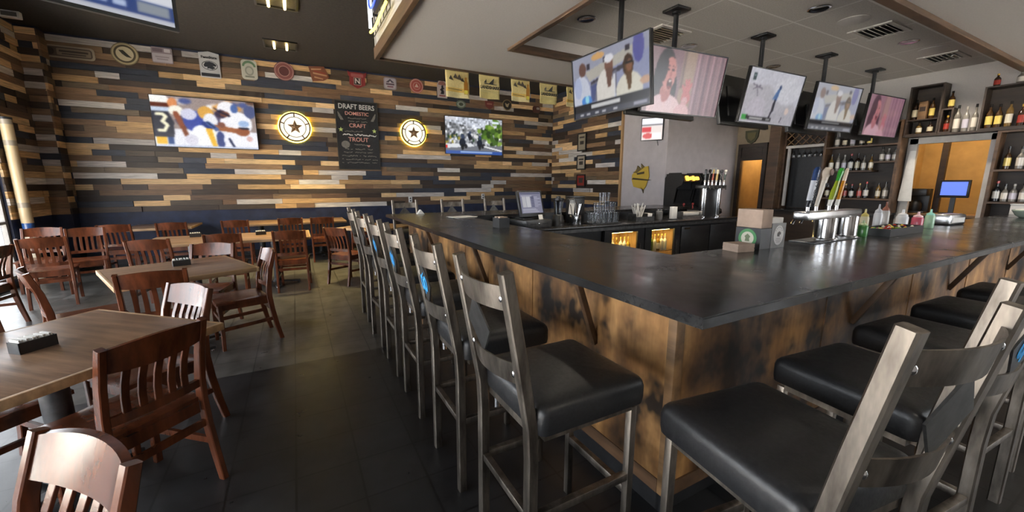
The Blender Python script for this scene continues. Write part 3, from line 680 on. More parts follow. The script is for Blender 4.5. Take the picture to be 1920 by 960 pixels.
def make_caddy():
    t = thing('sugar_caddy', 'x', 'caddy')
    mb = MB(); w, d, h = .13, .075, .052
    mb.bx(-w/2, w/2, -d/2, d/2, 0, .006); mb.bx(-w/2, w/2, -d/2, -d/2+.004, .006, h); mb.bx(-w/2, w/2, d/2-.004, d/2, .006, h); mb.bx(-w/2, -w/2+.004, -d/2, d/2, .006, h); mb.bx(w/2-.004, w/2, -d/2, d/2, .006, h); mb.build('holder', 'black_plastic', t)
    mb = MB()
    for k in range(11): mb.box((-.055+k*.011, 0, .036), (.004, .062, .056), Matrix.Rotation(random.uniform(-.2, .2), 3, 'Y'))
    o = mb.build('packets', 'paper', t); o['kind'] = 'stuff'
    return t
cad = make_caddy()
for (x, y), rz, lb in (((-1.12, 2.57), .85, 'black caddy of white sugar packets on the front table'), ((-.99, 4.68), .3, 'small caddy of packets on the second table, above a chair crest'), ((-1.31, 7.16), .1, 'small dark caddy on the left table of the third row'), ((-.50, 7.0), .2, 'small dark caddy on the right table of the third row')):
    place(cad, (x, y, .7505), rz, lb, 'sugar caddies on tables')

# ================================================================== BAR STOOLS
def make_stool(blue):
    t = thing('bar_stool', 'x', 'bar stool')
    RP = [(-.262, 0), (-.258, .60), (-.262, .72), (-.300, .95), (-.352, 1.245)]
    for x in (-.19, .19):
        mb = MB(); mb.sweep(RP, .038, [.040, .040, .042, .042, .040], x); mb.build('rear_post', 'steel', t, 30)
        mb = MB(); mb.box((x, .19, .335), (.030, .030, .67), None, .003); mb.build('front_leg', 'steel', t, 30)
    mb = MB(); z = .675
    mb.box((0, .19, z), (.35, .030, .03)); mb.box((0, -.225, z), (.342, .030, .03)); mb.box((-.19, -.02, z), (.030, .39, .03)); mb.box((.19, -.02, z), (.030, .39, .03)); mb.build('seat_frame', 'steel', t)
    for x in (-.13, .13): mb = MB(); mb.lathe([(.012, -.045), (.012, -.0)], (x, -.225, .66), 10); mb.build('frame_bolt', 'chrome', t, 40)
    for x in (-.19, .19): mb = MB(); mb.box((x, -.03, .372), (.026, .418, .030), None, .002); mb.build('side_stretcher', 'steel', t, 30)
    mb = MB(); mb.box((0, .19, .30), (.35, .026, .034), None, .002); mb.build('footrest', 'steel', t, 30)
    mb = MB(); mb.box((0, -.258, .372), (.342, .026, .030), None, .002); mb.build('rear_stretcher', 'steel', t, 30)
    # cushion: boxed vinyl seat, softly crowned with rolled edges
    nx = ny = 14; top = []; bot = []; W, D = .232, .236
    mb = MB(); R = []
    for z, ins in ((.690, .012), (.694, .003), (.715, 0), (.760, 0), (.778, .005), (.789, .014), (.796, .03)):
        R.append([V((x, y-.012, z)) for x, y in rrect(2*(W-ins), 2*(D-ins), .035-min(.02, ins*.5), 4)])
    for k in range(1, 6):
        f_ = 1-k/5.5; R.append([V((x, y-.012, .796+.012*(1-f_*f_))) for x, y in rrect(2*(W-.03)*f_, 2*(D-.03)*f_, .02*f_, 4)])
    mb.rings(R); mb.build('cushion', 'vinyl', t, 50)
    def yb(z): return np.interp(z, [p[1] for p in RP], [p[0] for p in RP])
    for nm, z0, z1 in (('top_rail', 1.118, 1.198), ('lower_rail', .865, .940)):
        R = []
        for i in range(11):
            u = -1+2*i/10; x = u*.176; b_ = -.045*(1-u*u)
            R.append([V((x, yb(z0)+b_+.003, z0)), V((x, yb(z1)+b_+.003, z1)), V((x, yb(z1)+b_-.003, z1)), V((x, yb(z0)+b_-.003, z0))])
        mb = MB(); mb.rings(R); mb.build(nm, 'steel', t, 30)
    mb = MB(); zc = 1.03; hw, hh = .088, .108; P = [(0, zc+hh), (hw, zc), (0, zc-hh), (-hw, zc)]; P2 = [(x, z) for x, z in P]
    f3 = [(x, yb(z)-.040, z) for x, z in P2]; mb.add([(x, y+.003, z) for x, y, z in f3]+[(x, y-.003, z) for x, y, z in f3], [(0, 1, 2, 3), (7, 6, 5, 4)]+[(j, 4+j, 4+(j+1) % 4, (j+1) % 4) for j in range(4)])
    dia = mb.build('diamond_plate', 'dark_steel', t)
    if blue:
        mb = MB().col(hx('2f8fd0')); a = math.atan2(yb(zc+.05)-yb(zc-.05), .1)
        T = Matrix.Translation((0, yb(zc)-.0445, zc)) @ Matrix.Rotation(-a*1.0, 4, 'X') @ UP
        for sg in (-1, 1):
            O_ = ell(sg*.024, 0, .021, .040, 20); I_ = ell(sg*.024, 0, .010, .022, 20)
            for j in range(20):
                q = [O_[j], O_[(j+1) % 20], I_[(j+1) % 20], I_[j]]; mb.prism(q, 0, .0015, T)
        mb.prism([(-.012, .03), (.012, .05), (.012, .058), (-.012, .038)], 0, .0015, T); mb.prism([(-.004, -.055), (.004, -.055), (.004, .02), (-.004, .02)], 0, .0015, T)
        mb.build('blue_emblem', 'paint', dia)
    for x in (-.160, .160):
        for z in (1.158, .903): mb = MB(); mb.T = Matrix.Translation((x, yb(z)-.012, z)) @ Matrix.Rotation(PI/2, 4, 'X'); mb.lathe([(.010, -.002), (.010, .006), (.005, .009)], n=10); mb.build('rail_bolt', 'chrome', t, 40)
    return t
stool_plain = make_stool(False); stool_blue = make_stool(True)
SB = 'steel bar stool '
XW = -PI/2     # facing the left leg of the bar
ST = [(0, .872, 1.19, XW, 'nearest on the aisle side, plain dark diamond in its back'),
      (1, .872, 1.835, XW, 'second from the camera on the aisle side, blue emblem on its back'),
      (1, .87, 2.545, XW, 'third from the camera on the aisle side, blue emblem seen edge-on'),
      (1, .872, 3.19, XW, 'fourth from the camera on the aisle side'),
      (0, .865, 3.86, XW+.05, 'fifth from the camera on the aisle side, one bright post'),
      (0, .87, 4.62, XW, 'last on the aisle side, almost hidden by the others'),
      (0, 1.195, .575, -.14, 'with big black seat at the bottom right, nearest the burnt panel corner'),
      (1, 1.90, .60, -.10, 'second along the burnt right panel, seat half behind a near post'),
      (1, 2.66, .63, -.06, 'third along the burnt right panel, blue emblem at the right border'),
      (0, 3.42, .64, -.04, 'fourth along the burnt right panel'),
      (0, 4.18, .64, 0, 'fifth along the burnt right panel, farthest of that row'),
      (0, 1.55, 6.16, PI, 'across the bar, leftmost of three backs seen over the counter'),
      (0, 2.36, 6.16, PI, 'across the bar, middle of three backs seen over the counter'),
      (0, 3.16, 6.16, PI, 'across the bar, its back seen behind the register screen')]
for bl, x, y, rz, lb in ST: place(stool_blue if bl else stool_plain, (x, y, 0), rz, SB+lb, 'steel bar stools')

# ================================================================== THE BAR
bar = thing('bar_counter', 'long u-shaped bar with dark stone top and burnt plywood front', 'bar')
O_ = [(1.105, .765), (8.85, .765), (8.85, 1.60), (1.96, 1.60), (1.96, 4.95), (6.5, 4.95), (6.5, 5.78), (1.105, 5.78)]
mb = MB(); mb.prism(O_, 1.042, 1.08); r = bmesh.ops.bevel(mb.bm, geom=[e for e in mb.bm.edges if abs(e.verts[0].co.z-e.verts[1].co.z) < 1e-5 and e.verts[0].co.z > 1.07], offset=.005, segments=2, affect='EDGES'); mb.build('countertop', 'stone', bar, 30)
mb = MB(); mb.bx(1.35, 1.39, 1.09, 5.5, .1, 1.0415)
for y in (2.2, 3.4, 4.6): mb.bx(1.345, 1.35, y-.004, y+.004, .1, 1.04)
mb.build('left_panel', 'burnt_wood', bar)
mb = MB(); mb.bx(1.40, 8.8, 1.05, 1.09, .1, 1.0415)
for x in (2.6, 3.8, 5.0, 6.2): mb.bx(x-.004, x+.004, 1.045, 1.05, .1, 1.04)
mb.build('right_panel', 'burnt_wood', bar)
mb = MB(); mb.bx(1.345, 1.40, 1.045, 1.09, .1, 1.0415, .004); mb.build('corner_post', 'crate_wood', bar, 30)
mb = MB(); mb.bx(1.39, 6.45, 5.46, 5.5, .1, 1.0415); mb.build('far_panel', 'burnt_wood', bar)
mb = MB(); mb.bx(1.36, 1.40, 1.08, 5.49, .0, .1); mb.bx(1.36, 8.8, 1.07, 1.10, 0, .1); mb.build('kick_base', 'black_plastic', bar)
mb = MB(); mb.bx(1.345, 1.35, 1.09, 5.5, .1, .17); mb.bx(1.40, 8.8, 1.042, 1.05, .1, .17); mb.build('base_board', 'brown_wood', bar)
mb = MB(); mb.bx(1.39, 1.90, 1.6, 5.46, .02, 1.0415); mb.bx(1.39, 8.8, 1.09, 1.55, .02, 1.0415); mb.bx(1.90, 6.45, 5.0, 5.46, .02, 1.0415); mb.build('inner_cabinet', 'black_plastic', bar)
for y in (1.55, 2.9, 4.2):
    mb = MB(); mb.beam((1.348, y, .66), (1.21, y, 1.04), .032, .03, up=(0, 1, 0), bev=.003); mb.build('wood_bracket', 'brown_wood', bar, 30)
for x in (2.95, 4.6, 6.2):
    mb = MB(); mb.beam((x, 1.048, .66), (x, .86, 1.04), .032, .03, up=(1, 0, 0), bev=.003); mb.build('wood_bracket', 'brown_wood', bar, 30)
def hook(y, x=1.33):
    mb = MB(); mb.box((x, y, .985), (.02, .05, .03), None, .003)
    for s in (-.015, .015): mb.tube([(x-.01, y+s, .985), (x-.045, y+s, .98), (x-.055, y+s, .995)], .006, 8); mb.lathe([(.002, -.009), (.009, -.003), (.009, .003), (.002, .009)], (x-.055, y+s, .998), 10)
    mb.build('purse_hook', 'chrome', bar, 40)
for y in (1.95, 2.6, 3.3, 4.0, 4.7): hook(y)

# ================================================================== SCREENS
def tv(label, w, h, loc, yaw, tilt, pic, gain=1., bez=.012, wall=False, group=None, tick=None):
    t = thing('television', label, 'television', loc, yaw, group); t.rotation_euler = (tilt, 0, yaw)
    mb = MB(); b_ = bez
    mb.box((0, .022, 0), (w, .034, h), None, .004); mb.box((0, .045, -.02), (w*.7, .03, h*.6), None, .01)
    for s in (-1, 1): mb.box((s*(w-b_)/2, .001, 0), (b_, .012, h)); mb.box((0, .001, s*(h-b_)/2), (w-2*b_, .012, b_))
    mb.build('housing', 'black_plastic', t, 30)
    if pic: pic.mesh('screen', w-2*b_, h-2*b_, t, (0, .004, 0), 'screen', gain)
    mb = MB(); mb.box((0, .0005, -h/2+.006), (.05, .002, .006)); mb.build('badge', 'chrome', t)
    if not wall: mb = MB(); mb.box((0, .075, 0), (.2, .03, .2), None, .004); mb.build('mount_plate', 'black_metal', t, 30)
    if wall:
        mb = MB(); mb.bx(-.2, .2, .058, wall, -.15, .15); mb.build('wall_mount', 'black_metal', t)
    return t
tv('big flat television on the plank wall showing a football game', 1.64, .935, (-1.385, YB-.125, 2.655), 0, 0, pic_football(), 1.15, wall=.09)
tv('flat television on the plank wall showing motorcycles on a road', 1.62, .93, (4.25, YB-.125, 2.72), 0, 0, pic_race(), 1.1, wall=.09)
P3 = pic_pale()
HT = [((2.785, 3.177, 2.498), -1.55, .103, pic_cabin(), 'hanging television nearest the camera, angled left, three people in white'),
      ((3.662, 2.976, 2.525), -.083, .168, pic_scream(), 'hanging television showing a dark-haired woman shouting'),
      ((5.251, 2.975, 2.532), -.046, .19, pic_ski(), 'hanging television showing a skier in blue on snow'),
      ((6.789, 2.972, 2.545), -.074, .14, P3, 'hanging television fourth along the row with a pale picture and black caption'),
      ((8.33, 2.971, 2.555), -.053, .10, pic_pink(), 'hanging television farthest along the row, pink picture')]
for loc, yw, tl, pc, lb in HT: tv(lb, 1.07, .615, loc, yw, tl, pc, .8, group='televisions hanging over the bar')
# the other half of each back-to-back pair, seen from behind
for x, yw, lb in ((3.66, PI, 'back of the television paired behind the shouting woman screen'), (5.2, PI+.02, 'back of the television paired behind the snow screen'), (6.74, PI, 'back of the television paired behind the fourth hanging screen'), (8.25, PI, 'back of the television paired behind the pink screen')):
    t = tv(lb, 1.07, .615, (x, 3.34, 2.53), yw, .16, None, group='televisions facing away over the bar')
    mb = MB(); mb.box((0, .003, 0), (1.045, .004, .59)); mb.build('screen', 'black_plastic', t)
for x, y, lb in ((2.93, 3.18, 'ceiling pole of the nearest hanging television'), (3.683, 3.17, 'ceiling pole of the television with the shouting woman'), (5.25, 3.17, 'ceiling pole of the snow-slope television'), (6.79, 3.17, 'ceiling pole of the fourth hanging television'), (8.33, 3.17, 'ceiling pole of the farthest hanging television')):
    t = thing('tv_mount', lb, 'tv mount', (x, y, ZT), 0, 'ceiling poles of the hanging televisions')
    mb = MB(); mb.box((0, 0, -.012), (.20, .20, .024), None, .004); mb.lathe([(.045, -.05), (.045, -.024)], n=16); mb.build('ceiling_plate', 'black_metal', t, 40)
    mb = MB(); mb.lathe([(.026, -.92), (.026, -.02)], n=16); mb.build('pole', 'black_metal', t, 40)
    mb = MB(); mb.beam((0, -.06, -.77), (0, .04, -.77), .22, .06) if x > 3 else mb.beam((-.042, 0, -.77), (.03, 0, -.77), .22, .06); mb.build('cross_arm', 'black_metal', t)
# ceiling-hung screen at the top left
t = tv('large bright screen hanging from the dark ceiling at the top left corner', 1.46, .84, (-1.51, 4.90, 3.37), .44, .0, pic_ticker(), .9, .03)
mb = MB(); mb.bx(-.03, .03, .06, .12, -.1, .62); mb.bx(-.12, .12, .0, .2, .60, .628); mb.build('hanger', 'black_metal', t)
# small sign screen by the lilac wall
t = thing('sign_monitor', 'small glowing red and white monitor high on the lilac wall', 'monitor', (6.62, 6.12, 2.62), -PI/2+.55)
mb = MB(); mb.box((0, .02, 0), (.44, .04, .46), None, .004); mb.bx(-.05, .05, .04, .12, -.05, .05); mb.build('housing', 'black_plastic', t, 30)
i = Img(48, 27, (.95, .95, .95)); i.r(0, 0, 16, 2.6, (.96, .96, .98)); i.r(0, 2.6, 16, 3.1, (.15, .12, .14)); i.r(0, 3.3, 16, 9, (.93, .88, .86)); i.r(.3, 3.6, 7.5, 5.6, (.85, .28, .3)); i.e(5, 7.2, 4, 1.1, (.85, .35, .35)); i.r(8, 6, 15, 8.5, (.97, .97, .96)); i.blur(1)
i.mesh('screen', .41, .43, t, (0, -.003, 0), 'screen', 1.1)
mb = MB(); mb.tube([(.1, .04, -.2), (.12, .12, -.35), (.12, .13, -1.35)], .006, 6); mb.build('cable', 'black_plastic', t, 40)

# ================================================================== THINGS ON THE PLANK WALL
YW = YB-.036
def star_lamp(x, z, label):
    t = thing('star_lamp', label, 'lamp', (x, YW, z), 0, 'round star lamps on the plank wall')
    T = Matrix.Translation((0, -.05, 0)) @ UP
    mb = MB(); mb.prism(ell(0, 0, .295, n=40), -.048, -.03, T); mb.build('wall_mount', 'black_metal', t)
    mb = MB(); mb.T = Matrix.Translation((0, -.012, 0)) @ Matrix.Rotation(PI/2, 4, 'X'); mb.tube([(.308*math.cos(a), .308*math.sin(a), 0) for a in (2*PI*k/48 for k in range(48))], .010, 8, True); mb.T = None; mb.build('halo_tube', 'neon_halo', t, 50)
    mb = MB(); mb.prism(ell(0, 0, .285, n=40), -.02, -.004, T); mb.build('lit_face', 'neon_cream', t)
    mb = MB(); n = 48
    for r0, r1, z1, nm in ((.272, .300, .022, 'outer_rim'), (.200, .212, .008, 'inner_rim')):
        mb = MB()
        for k in range(n):
            a, c = 2*PI*k/n, 2*PI*(k+1)/n; P = [T @ V((r*math.cos(q), r*math.sin(q), z)) for q in (a, c) for r, z in ((r0, -.02), (r1, -.02), (r1, z1), (r0, z1))]
            mb.add(P, [(0, 1, 5, 4), (1, 2, 6, 5), (2, 3, 7, 6), (3, 0, 4, 7)])
        bmesh.ops.remove_doubles(mb.bm, verts=mb.bm.verts, dist=1e-5); mb.build(nm, 'brown_wood', t, 40)
    for k in range(5):
        a = PI/2+k*2*PI/5; mb = MB(); d = V((math.cos(a), math.sin(a))); s = V((-d.y, d.x))*.011; p, q = d*.206, d*.278
        mb.prism([tuple(p-s), tuple(q-s), tuple(q+s), tuple(p+s)], -.004, .006, T); mb.build('spoke', 'brown_wood', t)
    S = star(0, 0, .150); mb = MB(); mb.add([T @ V((0, 0, .035))]+[T @ V((*p, .002)) for p in S], [(0, j+1, (j+1) % 10+1) for j in range(10)]+[tuple(range(10, 0, -1))]); mb.build('star', 'crate_wood', t)
star_lamp(.125, 2.69, 'round yellow-glowing star lamp left of the chalkboard'); star_lamp(2.665, 2.72, 'round yellow-glowing star lamp right of the chalkboard')

t = thing('chalkboard', 'tall black draft beers chalkboard with coloured chalk lettering on the plank wall', 'chalkboard', (1.39, YW-.012, 2.585))
mb = MB(); mb.bx(-.445, .445, -.01, .012, -.745, .745); mb.build('board', 'black_plastic', t)
mb = MB().col(hx('3a3630'))
for b_ in ((-.455, .455, .74, .755), (-.455, .455, -.755, -.74), (-.455, -.44, -.74, .74), (.44, .455, -.74, .74)): mb.bx(b_[0], b_[1], -.016, .012, b_[2], b_[3])
mb.build('frame', 'paint', t)
pm('chalk_white', hx('d8d6d0'), .9, 0, .25, 60); pm('chalk_pink', hx('d79a8c'), .9, 0, .25, 60); pm('chalk_green', hx('b7c873'), .9, 0, .2, 60); pm('chalk_grey', hx('77736c'), .9, 0, .3, 60)
for s, sz, z, m_ in (('DRAFT BEERS', .150, .62, 'chalk_white'), ('DOMESTIC', .105, .475, 'chalk_pink'), ('CRAFT', .12, .215, 'chalk_pink'), ('TROUT', .13, -.09, 'chalk_pink')):
    text(s, sz, m_, 'lettering', t, (0, -.011, z), sx=.86 if s[0] == 'D' and len(s) > 9 else 1, bold=.012)
def scrib(z, x0, x1, hgt, m_, seed):
    rg = random.Random(seed); mb = MB(); x = x0
    while x < x1:
        l = rg.uniform(.02, .05)
        if rg.random() < .8: mb.beam((x, -.0112, z+rg.uniform(-hgt, hgt)*.4), (min(x1, x+l), -.0112, z+rg.uniform(-hgt, hgt)*.4), .0015, rg.uniform(.2, .5)*hgt+.004)
        x += l*1.1
    mb.build('chalk_line', m_, t)
for z, a, c, h_, m_ in ((.375, -.2, .2, .03, 'chalk_grey'), (.31, -.22, .22, .03, 'chalk_grey'), (.09, -.28, .1, .03, 'chalk_grey'), (.015, -.40, .40, .045, 'chalk_white'), (-.2, -.1, .22, .04, 'chalk_grey'), (-.30, -.3, .3, .035, 'chalk_grey'), (-.37, -.33, .3, .03, 'chalk_grey'), (-.45, -.40, .40, .035, 'chalk_grey'), (-.53, -.40, .40, .03, 'chalk_grey'), (-.6, -.38, .38, .03, 'chalk_grey')): scrib(z, a, c, h_, m_, int(z*1000)+9)
T = Matrix.Translation((0, -.010, 0)) @ UP
for x in (-.36, .36):
    mb = MB(); mb.prism(star(x, .12, .055, .4), 0, .002, T); mb.build('chalk_star', 'chalk_green', t)
    mb = MB(); s = -1 if x < 0 else 1; mb.prism([(x+s*.03, .50), (x+s*.05, .5), (x+s*.03, .40), (x-s*.01, .33), (x-s*.07, .33), (x-s*.05, .37)], 0, .002, T); mb.build('chalk_glass', 'chalk_grey', t)
mb = MB(); mb.prism(ell(-.28, -.2, .09, .08), 0, .002, T); mb.build('chalk_drawing', 'chalk_grey', t)
mb = MB(); mb.prism([(.18, -.215), (.215, -.25), (.25, -.215), (.24, -.195), (.215, -.205), (.19, -.195)], 0, .002, T); mb.build('chalk_heart', 'chalk_pink', t)

def sign(x, z, label, outline, base, layers, texts=(), y=YW):
    """tin sign: outline extruded, coloured shapes laid on it"""
    t = thing('tin_sign', label, 'sign', (x, y, z), 0, 'tin signs along the top of the plank wall')
    mb = MB().col(hx(base)); mb.prism(outline, 0, .012, UP); mb.build('plate', 'paint', t)
    if layers:
        mb = MB(); zz = .012
        for c, poly in layers:
            mb.col(hx(c)); mb.prism(poly, zz-.001, zz+.0012, UP); zz += .0012
        mb.build('emblem', 'paint', t)
    for s, sz, px, pz, m_ in texts: text(s, sz, m_, 'lettering', t, (px, -.019, pz), ext=.001, bold=.03)
    return t
pm('ink', hx('1d2026'), .6); pm('ink_white', hx('cfcac6'), .6); pm('ink_red', hx('8e2f2c'), .6)
sign(-3.18, 3.70, 'long narrow tin sign with rounded ends, leftmost on the plank wall', rrect(.66, .20, .05), 'a89a84', [('5c4f42', rrect(.60, .15, .04)), ('8c7f6b', rrect(.42, .11, .02, cx=.07)), ('39302a', ell(-.22, 0, .05, .06)), ('4a4037', rrect(.36, .03, .01, cx=.07, cy=.012)), ('4a4037', rrect(.30, .018, .008, cx=.07, cy=-.03))])
def disc(r): return ell(0, 0, r, n=32)
sign(-2.45, 3.78, 'round tin sign in tan and olive rings with a dark bird shape', disc(.19), '7b6d52', [('b3a37d', disc(.175)), ('4f4733', disc(.15)), ('c9bd9c', disc(.12)), ('3c3a30', [(-.08, .06), (-.02, .06), (.09, -.06), (.02, -.05), (-.04, 0)])])
sign(-1.93, 3.83, 'square pale lilac tin sign left of the white lion-head sign', rrect(.30, .27, .02), '8e8084', [('b5adb2', rrect(.28, .15, .01, cy=-.045)), ('6f5f66', rrect(.14, .06, .01, cx=-.06, cy=.085)), ('cbc4c6', rrect(.09, .06, .01, cx=.08, cy=.085)), ('958b90', rrect(.2, .02, .005, cy=-.03)), ('958b90', rrect(.16, .02, .005, cy=-.07))])
lion = [(-.10, 0), (-.07, .06), (0, .075), (.06, .06), (.11, .02), (.10, -.01), (.05, -.005), (.09, -.04), (.04, -.07), (-.01, -.055), (-.05, -.065), (-.04, -.03), (-.09, -.03)]
sign(-1.23, 3.765, 'white upright tin sign with a black lion-head oval and black bottom bar', [(-.16, -.24), (.16, -.24), (.16, .20), (.0, .235), (-.16, .20)], 'c3c3c4', [('20242c', ell(0, -.02, .125, .085)), ('c3c3c4', ell(0, -.02, .115, .075)), ('20242c', [(x*.95, y*.95-.02) for x, y in lion]), ('20242c', rrect(.29, .06, .005, cy=-.19))], [('PennState', .062, 0, .125, 'ink')])
sign(-.59, 3.75, 'off-white tin sign with a green arch top and faded crest', rrect(.27, .37, .06), 'bdbbae', [('5d7a5c', ell(0, .06, .115, .11, 24, 0, PI)), ('bdbbae', ell(0, .055, .08, .07, 24, 0, PI)), ('8b8d80', ell(0, -.02, .075, .09)), ('b3b2a6', ell(0, -.02, .05, .06)), ('74776a', rrect(.16, .03, .01, cy=-.13))])
sign(.02, 3.80, 'round dark red tin sign with a pale ring', disc(.185), '6e4440', [('a98078', disc(.172)), ('7e4a44', disc(.155)), ('ab867c', disc(.105)), ('4e1f1f', disc(.092))])
sign(.68, 3.83, 'rust red script cut-out sign between the red ring and the red shield', [(-.2, .13), (.1, .16), (.16, .04), (.2, -.05), (.08, -.13), (-.14, -.16), (-.17, -.03)], '7b4a33', [('b58a68', [(-.15, .09), (.05, .11), (.04, .085), (-.15, .06)]), ('b58a68', [(-.12, .02), (.15, -.01), (.15, -.04), (-.12, -.01)]), ('b58a68', [(-.1, -.06), (.07, -.09), (.07, -.11), (-.1, -.09)]), ('8f3f2c', [(-.1, .06), (.12, .03), (.12, .0), (-.1, .03)])])
sign(1.45, 3.80, 'red shield tin sign with a black letter N', [(-.2, .17), (-.14, .14), (-.06, .155), (.06, .155), (.14, .14), (.2, .17), (.19, .09), (.16, .05), (.17, -.1), (.06, -.16), (0, -.185), (-.06, -.16), (-.17, -.1), (-.16, .05), (-.19, .09)], '7f2a29', [('9a5753', rrect(.26, .07, .02, cy=.09)), ('b9a79b', rrect(.155, .155, .004, cy=-.035)), ('1d1a1c', rrect(.14, .14, .004, cy=-.035))], [('N', .15, 0, -.035, 'ink_white')])
sign(2.17, 3.80, 'small lilac-grey tin sign with a dark triangle motif', rrect(.29, .26, .05), '948b92', [('b3abb0', rrect(.25, .22, .04)), ('4c4452', [(-.1, .02), (0, .10), (.1, .02)]), ('c9c3c6', [(-.03, .02), (0, .06), (.03, .02)]), ('54404a', rrect(.19, .035, .01, cy=-.015)), ('7d5560', rrect(.14, .03, .01, cy=-.07))])
sign(2.79, 3.815, 'round salmon-red tin sign with a pale peak in the middle', disc(.165), 'a05c50', [('c0938a', disc(.155)), ('9c4b42', disc(.135)), ('c3a49a', disc(.085)), ('9c4b42', disc(.075)), ('cdb6ab', [(-.05, -.03), (0, .055), (.05, -.03)])])
sign(3.43, 3.805, 'white bottle-shaped tin sign with a black figure, left of the banners', [(-.125, -.2), (.125, -.2), (.13, .1), (.09, .19), (0, .215), (-.09, .19), (-.13, .1)], 'b7aaa6', [('93655c', ell(0, .1, .10, .09, 20, 0, PI)), ('26252b', [(-.02, .09), (.03, .10), (.03, .05), (.06, .02), (.02, 0), (.05, -.05), (.04, -.11), (-.05, -.11), (-.02, -.05), (-.06, -.01), (-.02, .03)]), ('8d4a45', rrect(.16, .03, .01, cy=-.15))])
sign(4.72, 3.56, 'small red shield sign low between the second and third banner', [(-.13, .09), (.13, .09), (.11, -.05), (0, -.12), (-.11, -.05)], '6b2a26', [('97665a', rrect(.15, .04, .01, cy=.02))])
sign(5.25, 3.60, 'small round black and tan sign between the second and third banner', disc(.14), '8d7a5a', [('2a2722', disc(.12)), ('b7a585', [(-.07, .05), (.0, .02), (.07, .06), (.02, -.06), (-.04, -.04)])])
sign(3.92, 3.50, 'small green and grey sign under the first banner', ell(0, 0, .13, .10), '5f6b5a', [('8d9488', ell(0, 0, .10, .07)), ('46523f', ell(0, 0, .06, .04))])
sign(6.18, 3.56, 'small dark red sign between the third and fourth banner', rrect(.24, .18, .05), '54302c', [('a59c96', rrect(.1, .06, .02, cx=.05, cy=.03))])

# paper/cloth pennants strung below the back edge of the soffit
def banner(x, w, h, z, kind, label):
    t = thing('banner', label, 'banner', (x, SY1+.05, z), 0, 'tan beer pennants under the soffit edge')
    nx, ny = 14, 14; vs = []; fc = []; cs = []
    for j in range(ny+1):
        for i in range(nx+1):
            u, v = i/nx, j/ny; vs.append(V(((u-.5)*w*(1-.03*v), .014*math.sin(u*7+v*2+x)*v+.006*math.sin(v*9), -v*h)))
    mb = MB(); g = lambda i, j: j*(nx+1)+i
    for j in range(ny):
        for i in range(nx): fc.append((g(i, j), g(i, j+1), g(i+1, j+1), g(i+1, j)))
    vv, ff = mb.add(vs, fc)
    for f in ff:
        v = -f.calc_center_median().z/h; c = hx('d6c384') if v < .3 else hx('ddcb8d') if v < .65 else hx('c9ba7c') if kind else hx('d8b45e') if v < .8 else hx('dccf9b')
        for l in f.loops: l[mb.lay] = (*c, 1)
    o = mb.build('cloth', 'cloth', t, 60); md = o.modifiers.new('thick', 'SOLIDIFY'); md.thickness = .003
    mb = MB(); mb.tube([(-w/2, -.006, -.004), (w/2, -.006, -.004)], .004, 6); mb.build('hanging_cord', 'white_trim', t)
    T = Matrix.Translation((0, -.022, -h/2)) @ UP; mb = MB()
    if kind:
        mb.col(hx('3c3a34')); mb.prism([(-.02, .04), (.07, .125), (.055, .04)], 0, .002, T); mb.prism([(-.10, .032), (.11, .028), (.12, .036), (-.08, .045)], 0, .002, T); mb.prism([(-.10, .05), (-.06, .10), (-.055, .05)], 0, .002, T)
        mb.col(hx('cabb86')); mb.prism([(-.15, -.075), (.15, -.09), (.15, -.083), (-.15, -.066)], 0, .002, T); mb.build('fin_print', 'paint', t)
        text('LANDSHARK', .062, 'ink', 'lettering', t, (0, -.024, -h/2-.015), ext=.0008, sx=.88, bold=.03)
    else:
        mb.col(hx('4a4032'))
        for cx, cy, r in ((-.10, .075, .035), (-.03, .10, .04), (.03, .09, .045), (.075, .06, .03)): mb.prism([(cx-r, cy-r*.5), (cx-r*.2, cy+r), (cx+r*.3, cy+r*.1), (cx+r, cy-r)], 0, .002, T)
        mb.col(hx('a5701f')); mb.prism([(.09, -.13), (.15, -.13), (.15, .02), (.135, .06), (.135, .10), (.107, .10), (.107, .06), (.09, .02)], 0, .002, T)
        mb.col(hx('d9cb50')); mb.prism(rrect(.055, .05, .01, cx=.12, cy=-.10), .002, .003, T)
        mb.col(hx('7c6a3c')); mb.prism([(-.15, -.075), (.06, -.09), (.06, -.08), (-.15, -.065)], 0, .002, T); mb.build('bottle_print', 'paint', t)
for x, w, h, k, lb in ((2.185, .36, .37, 0, 'tan pennant with a bottle, first from the left under the soffit edge'), (2.69, .335, .335, 1, 'tan pennant with dark fin lettering, second from the left'), (3.225, .335, .325, 0, 'tan pennant with a bottle, third from the left'), (3.745, .335, .315, 1, 'tan pennant with dark fin lettering, fourth from the left'), (4.27, .335, .315, 0, 'tan pennant at the right end, cut by the nearest hanging screen')):
    banner(x, w, h, 3.092, k, lb)

